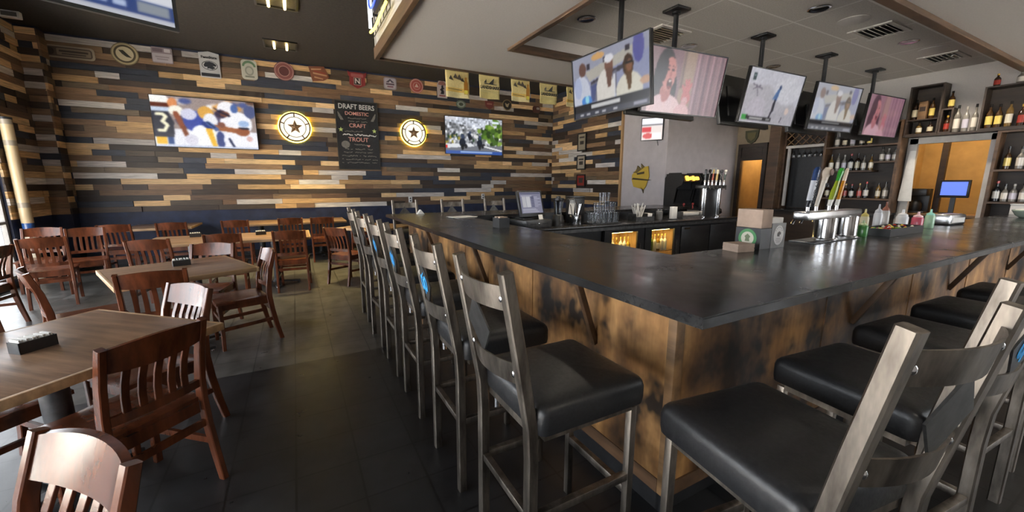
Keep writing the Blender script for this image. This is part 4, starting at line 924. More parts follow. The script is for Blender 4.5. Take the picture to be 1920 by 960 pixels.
# sign on the soffit face at the top
t = thing('neon_sign', 'lit neon beer sign with yellow tube on the soffit side at the top', 'neon sign', (SX0-.06, 4.95, 3.52))
T = Matrix(((0, 0, -1, 0), (-1, 0, 0, 0), (0, 1, 0, 0), (0, 0, 0, 1)))     # local x -> -Y, y -> Z, depth -> -X
mb = MB(); 
for k in range(5): mb.bx(-.004, .004, -.5, .5, -.26+k*.13-.004, -.26+k*.13+.004)
for k in range(7): mb.bx(-.004, .004, -.5+k*.166-.004, -.5+k*.166+.004, -.27, .27)
for y in (-.45, .45): mb.bx(.0, .055, y-.01, y+.01, -.02, .02)
mb.build('wire_frame', 'black_metal', t)
mb = MB(); mb.mat(0).prism(rrect(.62, .36, .1, 5, cx=.12, cy=.06), .01, .04, T); mb.build('panel', 'black_plastic', t)
mb = MB(); mb.T = T; mb.tube([(-.48, -.20, .03), (-.2, -.24, .03), (.1, -.22, .03), (.46, -.2, .03)], .016, 8); mb.T = None; mb.build('yellow_tube', 'neon_yellow', t, 60)
mb = MB(); mb.T = T; mb.tube([(-.48, .2, .03), (-.46, -.10, .03), (-.47, -.16, .03)], .02, 8); mb.tube([(-.40, .22, .03), (-.38, -.06, .03)], .018, 8); mb.T = None; mb.build('white_tube', 'neon_white', t, 60)
emat('neon_blue', (.1, .18, .9), .3)
mb = MB(); mb.T = T; mb.tube([(-.1+.25*math.cos(a), .08+.12*math.sin(a), .055) for a in (2*PI*k/24 for k in range(24))], .012, 8, True); mb.T = None; mb.build('blue_tube', 'neon_blue', t, 60)

# pictures and fixtures on the right-hand plank wall
for y, z, h_, c, lb in ((8.56, 2.58, .46, '8f8672', 'topmost of three narrow framed posters on the right plank wall'), (8.57, 2.06, .38, 'a59a88', 'middle of three narrow framed posters on the right plank wall'), (8.56, 1.59, .32, '8d2c22', 'red lowest of three narrow framed posters on the right plank wall')):
    t = thing('framed_poster', lb, 'poster', (6.734, y, z), -PI/2, 'framed posters in a column')
    mb = MB(); w = .36
    mb.bx(-w/2, w/2, -.02, .0, -h_/2, -h_/2+.03); mb.bx(-w/2, w/2, -.02, 0, h_/2-.03, h_/2); mb.bx(-w/2, -w/2+.03, -.02, 0, -h_/2+.03, h_/2-.03); mb.bx(w/2-.03, w/2, -.02, 0, -h_/2+.03, h_/2-.03); mb.build('frame', 'black_plastic', t)
    mb = MB().col(hx(c)); mb.bx(-w/2+.03, w/2-.03, -.010, -.002, -h_/2+.03, h_/2-.03); mb.col(hx('3d3630')).bx(-.1, .1, -.0115, -.010, h_/2-.13, h_/2-.09); mb.bx(-.08, .08, -.0115, -.010, -.06, .03); mb.build('print', 'paint', t)
t = thing('fish_sign', 'crumpled yellow sign with dark marks on the lilac wall', 'sign', (6.755, 6.48, 1.64), -PI/2)
mb = MB().col(hx('c3a43c')); mb.prism([(-.26, .06), (-.12, .2), (.2, .24), (.24, .02), (.16, -.2), (.1, -.26), (-.2, -.2), (-.26, -.06)], 0, .012, UP)
mb.col(hx('6b5a34')).prism([(-.24, .12), (-.14, .14), (-.1, .26), (.02, .18), (.0, .3), (.1, .22), (-.12, .1)], .0, .02, UP); mb.col(hx('4c4026'))
mb.prism([(-.26, -.04), (.2, -.07), (.32, -.06), (.2, -.04), (-.22, 0)], .012, .015, UP); mb.prism([(-.12, .1), (.1, .13), (.1, .08), (-.1, .06)], .012, .015, UP); mb.prism([(.02, -.2), (.1, -.26), (.1, -.34), (.05, -.26)], .0, .012, UP); mb.build('plate', 'paint', t)
mb = MB(); mb.bx(8.2, 8.42, 5.815, 5.829, 1.62, 1.86); mb.bx(8.18, 8.44, 5.812, 5.829, 1.52, 1.56); tag(mb.build('wall_notice', 'paper'), 'small white notice on the lilac wall beside the tap tower', 'notice')
t = thing('shield_plaque', 'dark green shield plaque above the hall doorway', 'plaque', (9.05, 5.48, 2.54), -PI/2)
mb = MB().col(hx('3d3c22')); mb.prism([(-.15, .13), (.15, .13), (.14, -.02), (.08, -.12), (0, -.16), (-.08, -.12), (-.14, -.02)], 0, .025, UP); mb.col(hx('5b5530')).prism([(-.1, .08), (.1, .08), (.08, -.04), (0, -.1), (-.08, -.04)], .025, .03, UP); mb.build('shield', 'paint', t)
for x, z, lb in ((2.52, 1.12, 'white wall outlet on the planks, left of two'), (4.5, 1.17, 'white wall outlet on the planks, right of two')):
    t = thing('wall_outlet', lb, 'outlet', (x, YW, z), 0, 'outlets on the plank wall')
    mb = MB(); mb.bx(-.045, .045, -.012, 0, -.07, .07, .003); mb.build('cover', 'white_plastic', t, 30); mb = MB()
    for zz in (-.03, .03): mb.bx(-.016, .016, -.014, -.012, zz-.018, zz+.018)
    mb.build('sockets', 'black_plastic', t)
# striped post and emergency light in the left corner
t = thing('striped_post', 'tall tan striped post with blue band beside the left windows', 'post', (-3.585, 8.74, 0))
mb = MB(); prof = []; cols = []; zs = [0, .1, .80, .92, 1.0]+[1.0+.075*k for k in range(1, 20)]
for a, c in zip(zs[:-1], zs[1:]):
    cc = hx('2c4f86') if abs(a-.80) < .01 else hx('c9bda6') if a < .8 else hx('c7b08a') if int(a*100) % 3 else hx('9a8f7c'); prof += [(.066, a), (.066, c)]; cols += [cc, cc]
mb.lathe(prof, n=22, cols=cols[:len(prof)-1]); mb.build('sleeve', 'gloss_paint', t, 40)
mb = MB(); mb.lathe([(.09, 0), (.09, .015), (.07, .03)], n=24); mb.build('foot', 'black_metal', t, 40); mb = MB(); mb.lathe([(.07, 2.42), (.07, 2.45), (.02, 2.46)], n=22); mb.build('cap', 'black_metal', t, 40)
t = thing('emergency_light', 'small white emergency light under the dark ceiling in the left corner', 'emergency light', (-3.45, 9.1, ZC))
mb = MB(); mb.bx(-.11, .11, -.04, .04, -.10, 0, .01); mb.build('case', 'white_plastic', t, 30)
mb = MB(); mb.bx(-.08, .08, -.043, -.040, -.08, -.02); mb.build('lens', 'acrylic', t)

# ================================================================== BACK BAR
XF = 9.05
# left unit: lower cabinet, stepped shelves, mirror niche and lattice rack
u = thing('back_bar_cabinet', 'dark wooden back-bar unit with bottle shelves left of the service door', 'cabinet', (0, 0, 0))
mb = MB(); mb.bx(8.55, 9.34, 2.96, 4.76, 0, .96); mb.build('base_cabinet', 'shelf_wood', u)
mb = MB(); mb.bx(8.50, 9.34, 2.94, 4.77, .96, 1.0, .006); mb.build('worktop', 'stone', u)
mb = MB(); mb.bx(9.30, 9.345, 2.94, 4.77, 1.0, 2.56); mb.build('back_panel', 'shelf_wood', u)
for y in (2.94, 4.02, 4.74): mb = MB(); mb.bx(9.03, 9.30, y, y+.035, 1.0, 2.56); mb.build('upright', 'brown_wood', u)
for z, y0, y1 in ((1.215, 2.975, 4.02), (1.715, 3.27, 4.02), (1.865, 2.975, 3.27), (2.16, 2.975, 4.02), (2.53, 2.975, 4.74)):
    mb = MB(); mb.bx(9.03, 9.30, y0, y1, z, z+.028); mb.build('shelf', 'brown_wood', u)
mb = MB(); mb.bx(9.04, 9.09, 4.055, 4.74, 2.22, 2.27); mb.bx(9.04, 9.09, 4.66, 4.70, 1.05, 2.22); mb.build('niche_trim', 'white_trim', u)
mb = MB(); mb.bx(9.288, 9.299, 4.06, 4.735, 1.02, 2.2); mb.build('mirror', 'black_plastic', u)
mb = MB(); n = 5; y0, y1, z0, z1 = 4.06, 4.735, 2.275, 2.53; h_ = z1-z0
for k in range(-2, 7):
    for s in (1, -1):
        a = y0+k*.135; b_ = a+h_; ya, yb_ = (a, b_) if s > 0 else (b_, a); pts = []
        lo, hi = max(y0, min(a, b_)), min(y1, max(a, b_))
        if hi-lo < .05: continue
        f_ = lambda y: z0+(y-a) if s > 0 else z0+(b_-y)
        mb.beam((9.06+.014*s, lo, f_(lo)), (9.06+.014*s, hi, f_(hi)), .014, .026, up=(1, 0, 0))
mb.build('lattice_rack', 'crate_wood', u)
def make_wine_glass():
    t = thing('wine_glass', 'x', 'glass'); mb = MB()
    mb.lathe([(.0, 0), (.034, -.001), (.034, -.004), (.005, -.008), (.004, -.075), (.02, -.09), (.034, -.12), (.036, -.15), (.03, -.185), (.028, -.185), (.033, -.15), (.0, -.10)], n=16); o = mb.build('glass', 'cup_glass', t, 60); return t
wg = make_wine_glass()
k = 0
for y in (4.62, 4.52, 4.42, 4.32, 4.22, 4.12):
    k += 1; place(wg, (9.12, y, 2.2195), 0, 'stemmed glass hanging upside down under the lattice rack, %s from the left' % ('first', 'second', 'third', 'fourth', 'fifth', 'sixth')[k-1], 'glasses hanging under the lattice rack')
# right unit beyond the door
u = thing('bottle_shelving', 'dark shelving with liquor bottles right of the service door', 'shelving', (0, 0, 0))
mb = MB(); mb.bx(8.86, 9.34, .2, 1.88, 0, .96); mb.build('base_cabinet', 'shelf_wood', u)
mb = MB(); mb.bx(8.86, 9.34, .2, 1.89, .96, 1.0, .006); mb.build('worktop', 'stone', u)
mb = MB(); mb.bx(9.30, 9.345, .2, 1.89, 1.0, 2.26); mb.build('back_panel', 'shelf_wood', u)
for y in (.2, 1.02, 1.85): mb = MB(); mb.bx(9.03, 9.30, y, y+.035, 1.0, 2.26); mb.build('upright', 'brown_wood', u)
for z in (1.215, 1.68, 2.23): mb = MB(); mb.bx(9.03, 9.30, .235, 1.85, z, z+.028); mb.build('shelf', 'brown_wood', u)
mb = MB(); mb.bx(9.04, 9.345, 1.91, 2.90, 2.262, 2.288); tag(mb.build('ledge_shelf', 'shelf_wood'), 'dark wooden ledge over the service door carrying crates', 'shelf')
mb = MB(); mb.bx(9.02, 9.345, .2, 1.908, 2.262, 2.288); tag(mb.build('ledge_shelf', 'shelf_wood'), 'dark wooden ledge over the right-hand bottle shelving', 'shelf')
mb = MB(); mb.bx(9.04, 9.345, 2.902, 2.935, 2.27, 2.288); tag(mb.build('ledge_post', 'shelf_wood'), 'short dark post left of the ledge over the service door', 'post')
def crate(y0, y1, z0, z1, label, mids=()):
    t = thing('wall_crate', label, 'crate', (0, 0, 0), 0, 'wooden crates above the service door'); w = .022
    mb = MB(); mb.bx(9.05, 9.30, y0, y1, z0, z0+w); mb.bx(9.05, 9.30, y0, y1, z1-w, z1); mb.bx(9.05, 9.30, y0, y0+w, z0+w, z1-w); mb.bx(9.05, 9.30, y1-w, y1, z0+w, z1-w); mb.build('box', 'shelf_wood', t)
    mb = MB(); mb.bx(9.30, 9.315, y0, y1, z0, z1); mb.build('back', 'shelf_wood', t)
    for z in mids: mb = MB(); mb.bx(9.06, 9.30, y0+w, y1-w, z, z+.018); mb.build('shelf', 'shelf_wood', t)
crate(2.53, 2.93, 2.29, 3.06, 'tall two-shelf wooden crate above the left end of the service door', (2.52,))
crate(2.385, 2.525, 2.29, 2.66, 'small narrow wooden crate beside the tall crate above the door')
crate(1.30, 2.10, 2.29, 2.90, 'wide wooden crate of bottles above the right-hand shelving')

def bottle(name, label, loc, h, r, glass, lab, cap, group, labz=(.15, .5)):
    sh = .56+random.uniform(-.04, .06)
    P = [(r*.9, 0), (r, .01), (r, labz[0]*h), (r*1.01, labz[0]*h), (r*1.01, labz[1]*h), (r, labz[1]*h), (r, sh*h), (r*.8, (sh+.08)*h), (r*.36, (sh+.18)*h), (r*.32, .88*h), (r*.38, .88*h), (r*.38, h)]
    G, B_, C_ = hx(glass), hx(lab), hx(cap)
    mb = MB(); mb.lathe(P, n=14, cols=[G, G, B_, B_, B_, G, G, G, G, C_, C_]); o = mb.build(name, 'gloss_paint', None, 40); o.location = loc
    return tag(o, label, 'bottle', group)
ORD = ['first', 'second', 'third', 'fourth', 'fifth', 'sixth', 'seventh', 'eighth', 'ninth', 'tenth']
GL = [('2a1a10', 'c8bda0', '1c1a18'), ('1c2418', 'd3c9b4', '8c2a22'), ('6f6a62', 'cfc7bb', '20201f'), ('3a2414', '9c3a30', 'b08a3a'), ('6a5228', 'd8d0bc', '2a2622'), ('7b7770', 'b9b4c0', 'a09a90'), ('402a12', 'd9c26a', '201c18'), ('1a1a1c', 'c6c2ba', 'b23a34')]
CN = ['dark brown', 'dark green', 'clear', 'brown red-labelled', 'pale amber', 'clear silver-capped', 'amber yellow-labelled', 'black']
def row(ys, z, where, group, hs=(.26, .33), x=9.15, pick=None):
    for i, y in enumerate(ys):
        g = random.randrange(len(GL)) if pick is None else pick[i % len(pick)]
        bottle('liquor_bottle', '%s bottle %s, %s from the left' % (CN[g], where, ORD[i]), (x+random.uniform(-.02, .02), y, z), random.uniform(*hs), random.uniform(.034, .041), *GL[g], group)
row([3.94, 3.84, 3.74, 3.64, 3.54, 3.44, 3.34], 1.744, 'on the upper shelf left of the service door', 'bottles on the upper back-bar shelf', pick=[4, 2, 5, 7, 0, 2, 4])
row([3.20, 3.11, 3.02], 1.894, 'on the short raised shelf beside the service door', 'bottles on the short raised shelf', (.2, .25), pick=[2, 5, 2])
row([3.95, 3.84, 3.66, 3.56, 3.44, 3.35, 3.18, 3.07], 1.244, 'on the lower shelf left of the service door', 'bottles on the lower back-bar shelf', (.25, .31), pick=[0, 1, 3, 7, 3, 7, 4, 2])
row([3.90, 3.78, 3.66, 3.52, 3.40], 2.189, 'on the top shelf under the hanging screens', 'bottles on the top back-bar shelf', (.22, .28), pick=[2, 0, 5, 1, 6])
row([2.86, 2.66], 2.539, 'on the upper level of the tall crate', 'bottles in the tall crate', (.30, .34), 9.14, pick=[0, 6])
row([2.78, 2.64], 2.3125, 'in the bottom of the tall crate', 'bottles in the bottom of the tall crate', (.18, .2), 9.14, pick=[4, 0])
t = thing('gift_box', 'tan cardboard gift box between bottles in the tall crate', 'box', (9.14, 2.76, 2.539)); mb = MB(); mb.box((0, 0, .14), (.09, .10, .28), None, .003); mb.build('carton', 'crate_wood', t, 30); mb = MB().col(hx('3a2c22')); mb.box((-.0465, 0, .16), (.002, .07, .07)); mb.build('print', 'paint', t)
row([2.455], 2.3125, 'inside the small narrow crate', 'bottle in the small crate', (.24, .25), 9.14, pick=[3])
row([2.455], 2.6605, 'standing on top of the small narrow crate', 'bottles on the small crate', (.25, .28), 9.14, pick=[6])
row([2.35, 2.25, 2.16], 2.2885, 'on the ledge between the crates', 'bottles on the ledge between crates', (.36, .42), 9.12, pick=[2, 5, 2])
row([2.02, 1.93, 1.83, 1.72, 1.60, 1.48], 2.3125, 'in the wide crate right of the door', 'bottles in the wide crate', (.30, .36), 9.14, pick=[6, 6, 4, 3, 1, 0])
row([2.02, 1.80, 1.60], 2.9005, 'on top of the wide crate under the ceiling', 'bottles on the wide crate', (.16, .18), 9.16, pick=[3, 2, 5])
row([1.76, 1.64, 1.52, 1.38], 1.709, 'on the upper right-hand shelving', 'bottles on the upper right shelving', (.30, .36), pick=[6, 2, 1, 4])
row([1.80, 1.72, 1.64, 1.55, 1.46, 1.36], 1.244, 'on the lower right-hand shelving', 'bottles on the lower right shelving', (.24, .3), pick=[7, 2, 5, 2, 7, 0])
mb = MB(); mb.bx(9.98, 10.06, 2.60, 2.68, 0, 2.895); tag(mb.build('service_post', 'shelf_wood'), 'dark upright post inside the service doorway behind the screen', 'post')
# service room seen through the door: register screen, hanging apron, dark coffee brewer
t = thing('order_screen', 'blue glowing order screen inside the service doorway', 'monitor', (9.62, 2.36, 1.0), -PI/2)
mb = MB(); mb.box((0, .03, .42), (.36, .05, .29), None, .008); mb.build('housing', 'black_plastic', t, 30); mb = MB(); mb.box((0, .003, .425), (.30, .004, .22)); mb.build('screen', 'blue_screen', t)
mb = MB(); mb.bx(-.03, .03, .04, .07, .02, .3); mb.bx(-.12, .12, -.05, .14, 0.001, .02); mb.build('stand', 'black_plastic', t)
t = thing('service_counter', 'counter with a wooden front inside the service doorway', 'counter', (0, 0, 0)); mb = MB(); mb.bx(9.5, 9.95, 1.42, 3.28, .96, 1.0, .004); mb.build('top', 'crate_wood', t, 30); mb = MB(); mb.bx(9.53, 9.93, 1.44, 3.26, 0, .96); mb.build('base', 'shelf_wood', t)
t = thing('coffee_brewer', 'dark coffee brewer inside the service doorway left of the blue screen', 'coffee maker', (9.68, 2.80, 1.0), -PI/2)
mb = MB(); mb.bx(-.14, .14, .06, .18, .002, .42, .01); mb.bx(-.14, .14, -.12, .06, .30, .42, .01); mb.bx(-.14, .14, -.12, .06, .002, .03, .006); mb.build('body', 'black_plastic', t, 30)
mb = MB(); mb.lathe([(.07, .031), (.085, .09), (.08, .16), (.05, .2), (.055, .22)], (0, -.03, 0), 18); mb.build('carafe', 'black_metal', t, 40)
t = thing('towel', 'pale towel hanging on the left jamb of the service doorway', 'towel', (9.262, 2.835, 1.55)); mb = MB()
R = []
for k in range(7):
    z = .5-k*.14; w = .04+.008*k; R.append([V((-.012-.004*(k % 2), -w, z)), V((-.03-.008*((k+1) % 2), 0, z)), V((-.012-.004*(k % 3), w, z)), V((.008, w*.9, z)), V((.004, -w*.9, z))])
mb.rings(R); mb.build('cloth', 'paper', t, 60)
# arcade cabinets by the lilac wall
def arcade(x, label, portrait):
    t = thing('arcade_cabinet', label, 'arcade machine', (x, 5.40, 0), 0, 'arcade machines by the lilac wall'); S_ = [(-.03, 0), (.40, 0), (.40, 1.62), (.30, 1.72), (.02, 1.72), (-.06, 1.58), (-.02, 1.48), (.10, 1.42), (.16, 1.10), (-.10, .98), (-.12, .90), (-.03, .84)]
    for s in (-.27, .27): mb = MB(); R_ = Matrix(((0, 0, 1, 0), (1, 0, 0, 0), (0, 1, 0, 0), (0, 0, 0, 1))); mb.prism(S_, s-.01, s+.01, R_); mb.build('side_panel', 'black_plastic', t)
    mb = MB(); mb.bx(-.26, .26, .0, .38, 0, .84); mb.bx(-.26, .26, .18, .38, .84, 1.70); mb.beam((-.0, -.10, .93), (0, .16, 1.06), .52, .05); mb.build('body', 'black_plastic', t)
    mb = MB(); mb.beam((0, -.045, 1.54), (0, .015, 1.69), .50, .01, up=(0, 1, 0)); mb.build('marquee', 'black_plastic' if portrait else 'black_metal', t)
    if portrait:
        mb = MB().col(hx('5b3f3a')); T = Matrix.Translation((0, -.03, 1.36)) @ UP
        mb.prism(ell(0, .12, .13, .16), 0, .012, T); mb.col(hx('8d776c')).prism(ell(0, .14, .085, .11), .012, .02, T); mb.col(hx('6d4a44')).prism([(-.2, -.3), (.2, -.3), (.12, -.05), (-.12, -.05)], 0, .012, T); mb.col(hx('3a2422')).prism(ell(0, .22, .11, .07), .012, .024, T); mb.build('art_panel', 'paint', t)
        mb = MB(); mb.bx(-.255, .255, -.02, .18, 1.02, 1.60); mb.build('front_board', 'black_metal', t)
    else:
        mb = MB()
        for k, (x0, w_) in enumerate(((-.20, .10), (-.08, .05), (-.01, .08), (.09, .11))): T = Matrix.Translation((0, -.03, 1.61)) @ Matrix.Rotation(-.38, 4, 'X') @ UP; mb.prism(rrect(w_, .10 if k % 2 == 0 else .07, .02, cx=x0+w_/2), 0, .012, T)
        mb.build('marquee_letters', 'marquee', t)
        mb = MB(); mb.beam((0, .165, 1.13), (0, .105, 1.40), .44, .006, up=(0, 1, 0)); mb.build('screen', 'acrylic' if False else 'black_metal', t)
    mb = MB()
    for x_ in (-.15, .12): mb.lathe([(.012, 0), (.012, .07), (.024, .08), (.024, .11), (.0, .12)], (x_, .0, 1.005), 12)
    mb.build('joystick', 'ink_red', t, 40)
arcade(6.66+.35, 'black arcade machine with glowing orange marquee against the lilac wall', False); arcade(7.30+.35, 'dark arcade machine with a portrait on its front against the lilac wall', True)

# ================================================================== INNER COUNTER AND WHAT STANDS ON IT
u = thing('inner_counter', 'lower black counter along the far inside of the bar', 'counter', (0, 0, 0))
mb = MB(); mb.bx(1.97, 6.98, 4.33, 4.945, .885, .92, .006); mb.build('worktop', 'stone', u, 30)
mb = MB(); mb.bx(1.97, 3.90, 4.42, 4.94, .04, .885); mb.build('cabinet', 'black_plastic', u)
mb = MB(); mb.bx(1.97, 6.98, 4.335, 4.34, .84, .885); mb.build('front_lip', 'dark_steel', u)
def cooler(x, label, doors=True):
    w = .80; t = thing('bottle_cooler', label, 'cooler', (x, 4.40, 0), 0, 'under-counter coolers'); mb = MB(); f_ = .03
    if doors:
        mb.bx(-w/2, w/2, .48, .51, .05, .83); mb.bx(-w/2, -w/2+f_, .0, .48, .05, .83); mb.bx(w/2-f_, w/2, 0, .48, .05, .83); mb.bx(-w/2+f_, w/2-f_, 0, .48, .05, .09); mb.bx(-w/2+f_, w/2-f_, 0, .48, .80, .83); mb.build('case', 'black_plastic', t)
        mb = MB(); mb.bx(-.365, .365, .455, .478, .1, .79); mb.bx(-.369, -.362, .02, .455, .1, .79); mb.bx(.362, .369, .02, .455, .1, .79); mb.build('liner', 'gold_wood', t)
        for z in (.10, .42): mb = MB(); [mb.bx(-.36+k*.06, -.355+k*.06, .05, .45, z, z+.006) for k in range(13)]; mb.bx(-.365, .365, .05, .056, z-.004, z+.006); mb.build('wire_shelf', 'chrome', t)
        mb = MB(); mb.bx(-.24, .24, .06, .09, .772, .785); mb.build('light_strip', 'cooler_light', t)
        mb = MB(); d = .06
        mb.bx(-w/2, -.26, -.03, -.002, .05, .83); mb.bx(.26, w/2, -.03, -.002, .05, .83); mb.bx(-.26, .26, -.03, -.002, .05, .13); mb.bx(-.26, .26, -.03, -.002, .79, .83); dr = mb.build('door', 'black_plastic', t)
        mb = MB(); mb.bx(-.258, .258, -.018, -.012, .131, .789); mb.build('pane', 'cooler_glass', dr); mb = MB(); mb.bx(.30, .32, -.05, -.03, .35, .6); mb.build('handle', 'dark_steel', dr)
    else:
        w2 = 1.5; mb.bx(-w2/2, w2/2, 0, .51, .05, .83); mb.build('case', 'black_plastic', t); mb = MB(); mb.bx(-w2/2+.02, -.01, -.03, -.001, .08, .81, .004); mb.build('door', 'black_metal', t, 30); mb = MB(); mb.bx(.01, w2/2-.02, -.03, -.001, .08, .81, .004); mb.build('door', 'black_metal', t, 30)
        mb = MB(); mb.bx(-w2/2+.08, -w2/2+.22, -.034, -.03, .76, .79); mb.build('badge', 'chrome', t)
    for sx_ in (-.35, .35): mb = MB(); mb.bx(sx_-.03, sx_+.03, .05, .11, 0, .05); mb.bx(sx_-.03, sx_+.03, .4, .46, 0, .05); mb.build('foot', 'black_metal', t)
cooler(4.30, 'lit glass-door cooler of bottles under the inner counter, left of two'); cooler(5.12, 'lit glass-door cooler of bottles under the inner counter, right of two'); cooler(6.28, 'black solid-door cooler under the inner counter right of the lit ones', False)
for cx, wh in ((4.30, 'left'), (5.12, 'right')):
    l = bpy.data.lights.new('cooler_lamp', 'AREA'); l.energy = 2.2; l.color = (1, .72, .28); l.size = .4; o = bpy.data.objects.new('cooler_lamp', l); LINK(o); o.location = (cx, 4.62, .765)
    for i, dx in enumerate((-.20, -.12, -.04, .04, .12, .20)):
        g = ('c9a53a', '6b7a2a', 'd8d2c4', '8c6a24', 'e2ddd2', 'e6e2da')[(i+(wh == 'left')) % 6]
        bottle('beer_bottle', 'beer bottle in the %s lit cooler, upper shelf, %s from the left' % (wh, ORD[i]), (cx+dx, 4.50, .4265), .27, .031, g, 'e4dccb' if i > 1 else g, 'c9b06a', 'beer bottles in the %s cooler' % wh, (.12, .48))
# register
t = thing('cash_register', 'touch-screen cash register with drawer at the far left inside corner of the bar', 'cash register', (2.78, 4.62, .9205), .12)
mb = MB(); mb.box((0, 0, .055), (.44, .40, .11), None, .006); mb.build('drawer_case', 'dark_steel', t, 30)
mb = MB(); mb.box((0, -.203, .055), (.40, .008, .085), None, .003); mb.lathe([(.012, 0), (.012, .006)], (0, 0, 0), 8) if False else None; dr = mb.build('drawer', 'iron', t, 30)
mb = MB(); mb.box((0, -.209, .06), (.025, .006, .025), None, .002); mb.build('lock', 'chrome', dr, 30); mb = MB()
for s in (-.1, .1): mb.box((s, -.208, .065), (.10, .003, .012))
mb.build('slot', 'black_plastic', dr)
mb = MB(); mb.box((0, .06, .118), (.28, .2, .014), None, .004); mb.beam((0, .10, .12), (0, .06, .26), .12, .05, up=(0, 1, 0)); mb.build('stand', 'black_plastic', t, 30)
sc_ = thing_part = bpy.data.objects.new('display', None); bpy.data.objects.remove(sc_)
mb = MB(); Rt = Matrix.Rotation(-.28, 3, 'X'); mb.box((0, -.01, .315), (.42, .045, .36), Rt, .012); dsp = mb.build('display', 'black_plastic', t, 30)
i = Img(64, 56, (.50, .50, .58)); i.r(.4, .3, 15.6, .8, (.35, .36, .45)); i.r(1.6, 1.9, 4.3, 6.5, (.72, .72, .74)); i.r(4.5, 1.9, 7.6, 6.5, (.76, .76, .78)); i.r(1, 1.4, 9, 1.75, (.7, .7, .75))
for k in range(7): i.r(8.2, 2.0+k*.65, 10.2, 2.35+k*.65, (.30, .31, .42)); i.r(10.6, 2+k*.65, 15 if k % 2 else 13, 2.35+k*.65, (.62, .62, .70))
for k in range(3): i.r(1, 7+k*.6, 11+k, 7.35+k*.6, (.66, .66, .72))
o = i.mesh('touch_screen', .355, .285, dsp, tuple(V((0, -.01, .315))+Rt @ V((0, -.0245, .012))), 'screen', .9); o.rotation_euler = (-.28, 0, 0)
mb = MB(); mb.box((.11, -.10, .135), (.07, .006, .075), Matrix.Rotation(-.3, 3, 'X')); mb.build('receipt', 'paper', t)
# glasses on a mat, three tiers
t = thing('bar_mat', 'black bar mat under the stacked clear glasses', 'mat', (4.0, 4.60, .9205)); mb = MB(); mb.box((0, 0, .008), (.56, .34, .016), None, .004); mb.build('rubber', 'black_plastic', t, 30)
def make_cup():
    mb = MB(); mb.lathe([(.001, .004), (.035, .004), (.036, 0), (.046, .140), (.0465, .1455), (.045, .1455), (.0445, .140)], n=18); o = mb.build('drinking_glass', 'cup_glass', None, 50); return tag(o, 'x', 'glass')
cup = make_cup(); first = True
def cupat(x, y, z, label, group):
    global first
    o = cup if first else cup.copy()
    if not first: LINK(o)
    first = False; o.location = (x, y, z); o['label'] = label; o['group'] = group
TI = [(5, .937, (-.205, 4.47), 'bottom'), (5, .937, (-.205, 4.575), 'bottom'), (4, 1.083, (-.155, 4.50), 'middle'), (2, 1.229, (-.06, 4.50), 'top')]
for n_, z, (dx, y), nm in TI:
    for k in range(n_):
        rw = ' back row' if y > 4.55 else ' front row' if nm == 'bottom' else ''
        cupat(3.99+dx+k*.1025, y, z, 'clear glass, %s tier%s of the stack, %s from the register' % (nm, rw, ORD[k]), 'clear glasses stacked by the register')
# straw caddy, jar, napkins, blender etc. further along the inner counter
t = thing('straw_caddy', 'black bar caddy holding wrapped straws and napkins on the inner counter', 'caddy', (4.85, 4.60, .9205))
mb = MB(); mb.box((0, 0, .01), (.40, .18, .02)); mb.bx(-.2, .2, -.09, -.084, .02, .07); mb.bx(-.2, .2, .084, .09, .02, .12); mb.bx(-.2, -.194, -.084, .084, .02, .12); mb.bx(.194, .2, -.084, .084, .02, .12); mb.bx(.05, .056, -.084, .084, .02, .12); mb.build('tray', 'dark_steel', t)
mb = MB(); rg = random.Random(4)
for k in range(16): x, y = rg.uniform(-.14, .02), rg.uniform(-.06, .06); mb.beam((x, y, .022), (x+rg.uniform(-.13, .13), y+rg.uniform(-.03, .03), rg.uniform(.2, .28)), .013, .006)
o = mb.build('wrapped_straws', 'paper', t); o['kind'] = 'stuff'
mb = MB(); mb.box((.125, 0, .07), (.11, .13, .09), None, .004); mb.build('napkin_pack', 'paper', t, 30)
def jar(x, y, label, c, h=.17, r=.055):
    t = thing('glass_jar', label, 'jar', (x, y, .9205), 0, 'jars on the inner counter'); mb = MB(); mb.lathe([(r*.95, 0), (r, .01), (r, h*.78), (r*.75, h*.86), (r*.75, h*.9)], n=18); mb.build('glass', c, t, 40); mb = MB(); mb.lathe([(r*.8, h*.9), (r*.8, h), (0.01, h*1.01)], n=18); mb.build('lid', 'chrome', t, 40)
jar(5.28, 4.62, 'glass jar with metal lid right of the straw caddy', 'acrylic'); 
t = thing('napkin_holder', 'upright white napkin stack on the inner counter beside the jar', 'napkins', (5.50, 4.52, .9205)); mb = MB(); mb.box((0, 0, .11), (.12, .06, .20), None, .006); mb.build('stack', 'paper', t, 30); mb = MB(); mb.box((0, 0, .006), (.14, .09, .012)); mb.build('base', 'dark_steel', t)
t = thing('glass_rack', 'steel drip rack with upturned glassware left of the far tap tower', 'rack', (5.93, 4.62, .9205)); mb = MB(); mb.box((0, 0, .012), (.50, .30, .024)); [mb.bx(-.24, .24, -.14+k*.056, -.135+k*.056, .024, .05) for k in range(6)]; mb.bx(-.25, -.244, -.15, .15, .02, .12); mb.bx(.244, .25, -.15, .15, .02, .12); mb.build('rack', 'stainless', t)
mb = MB(); mb.box((0, .02, .075), (.46, .24, .05), None, .01); mb.build('folded_towels', 'white_trim', t, 30)
t = thing('blender', 'black bar blender with clear jug right of the register', 'blender', (3.22, 4.58, .9205), .2)
mb = MB(); mb.lathe([(.085, 0), (.085, .02), (.07, .14), (.055, .16)], n=18); mb.box((0, -.078, .06), (.08, .01, .05), None, .003); mb.build('motor_base', 'black_plastic', t, 40)
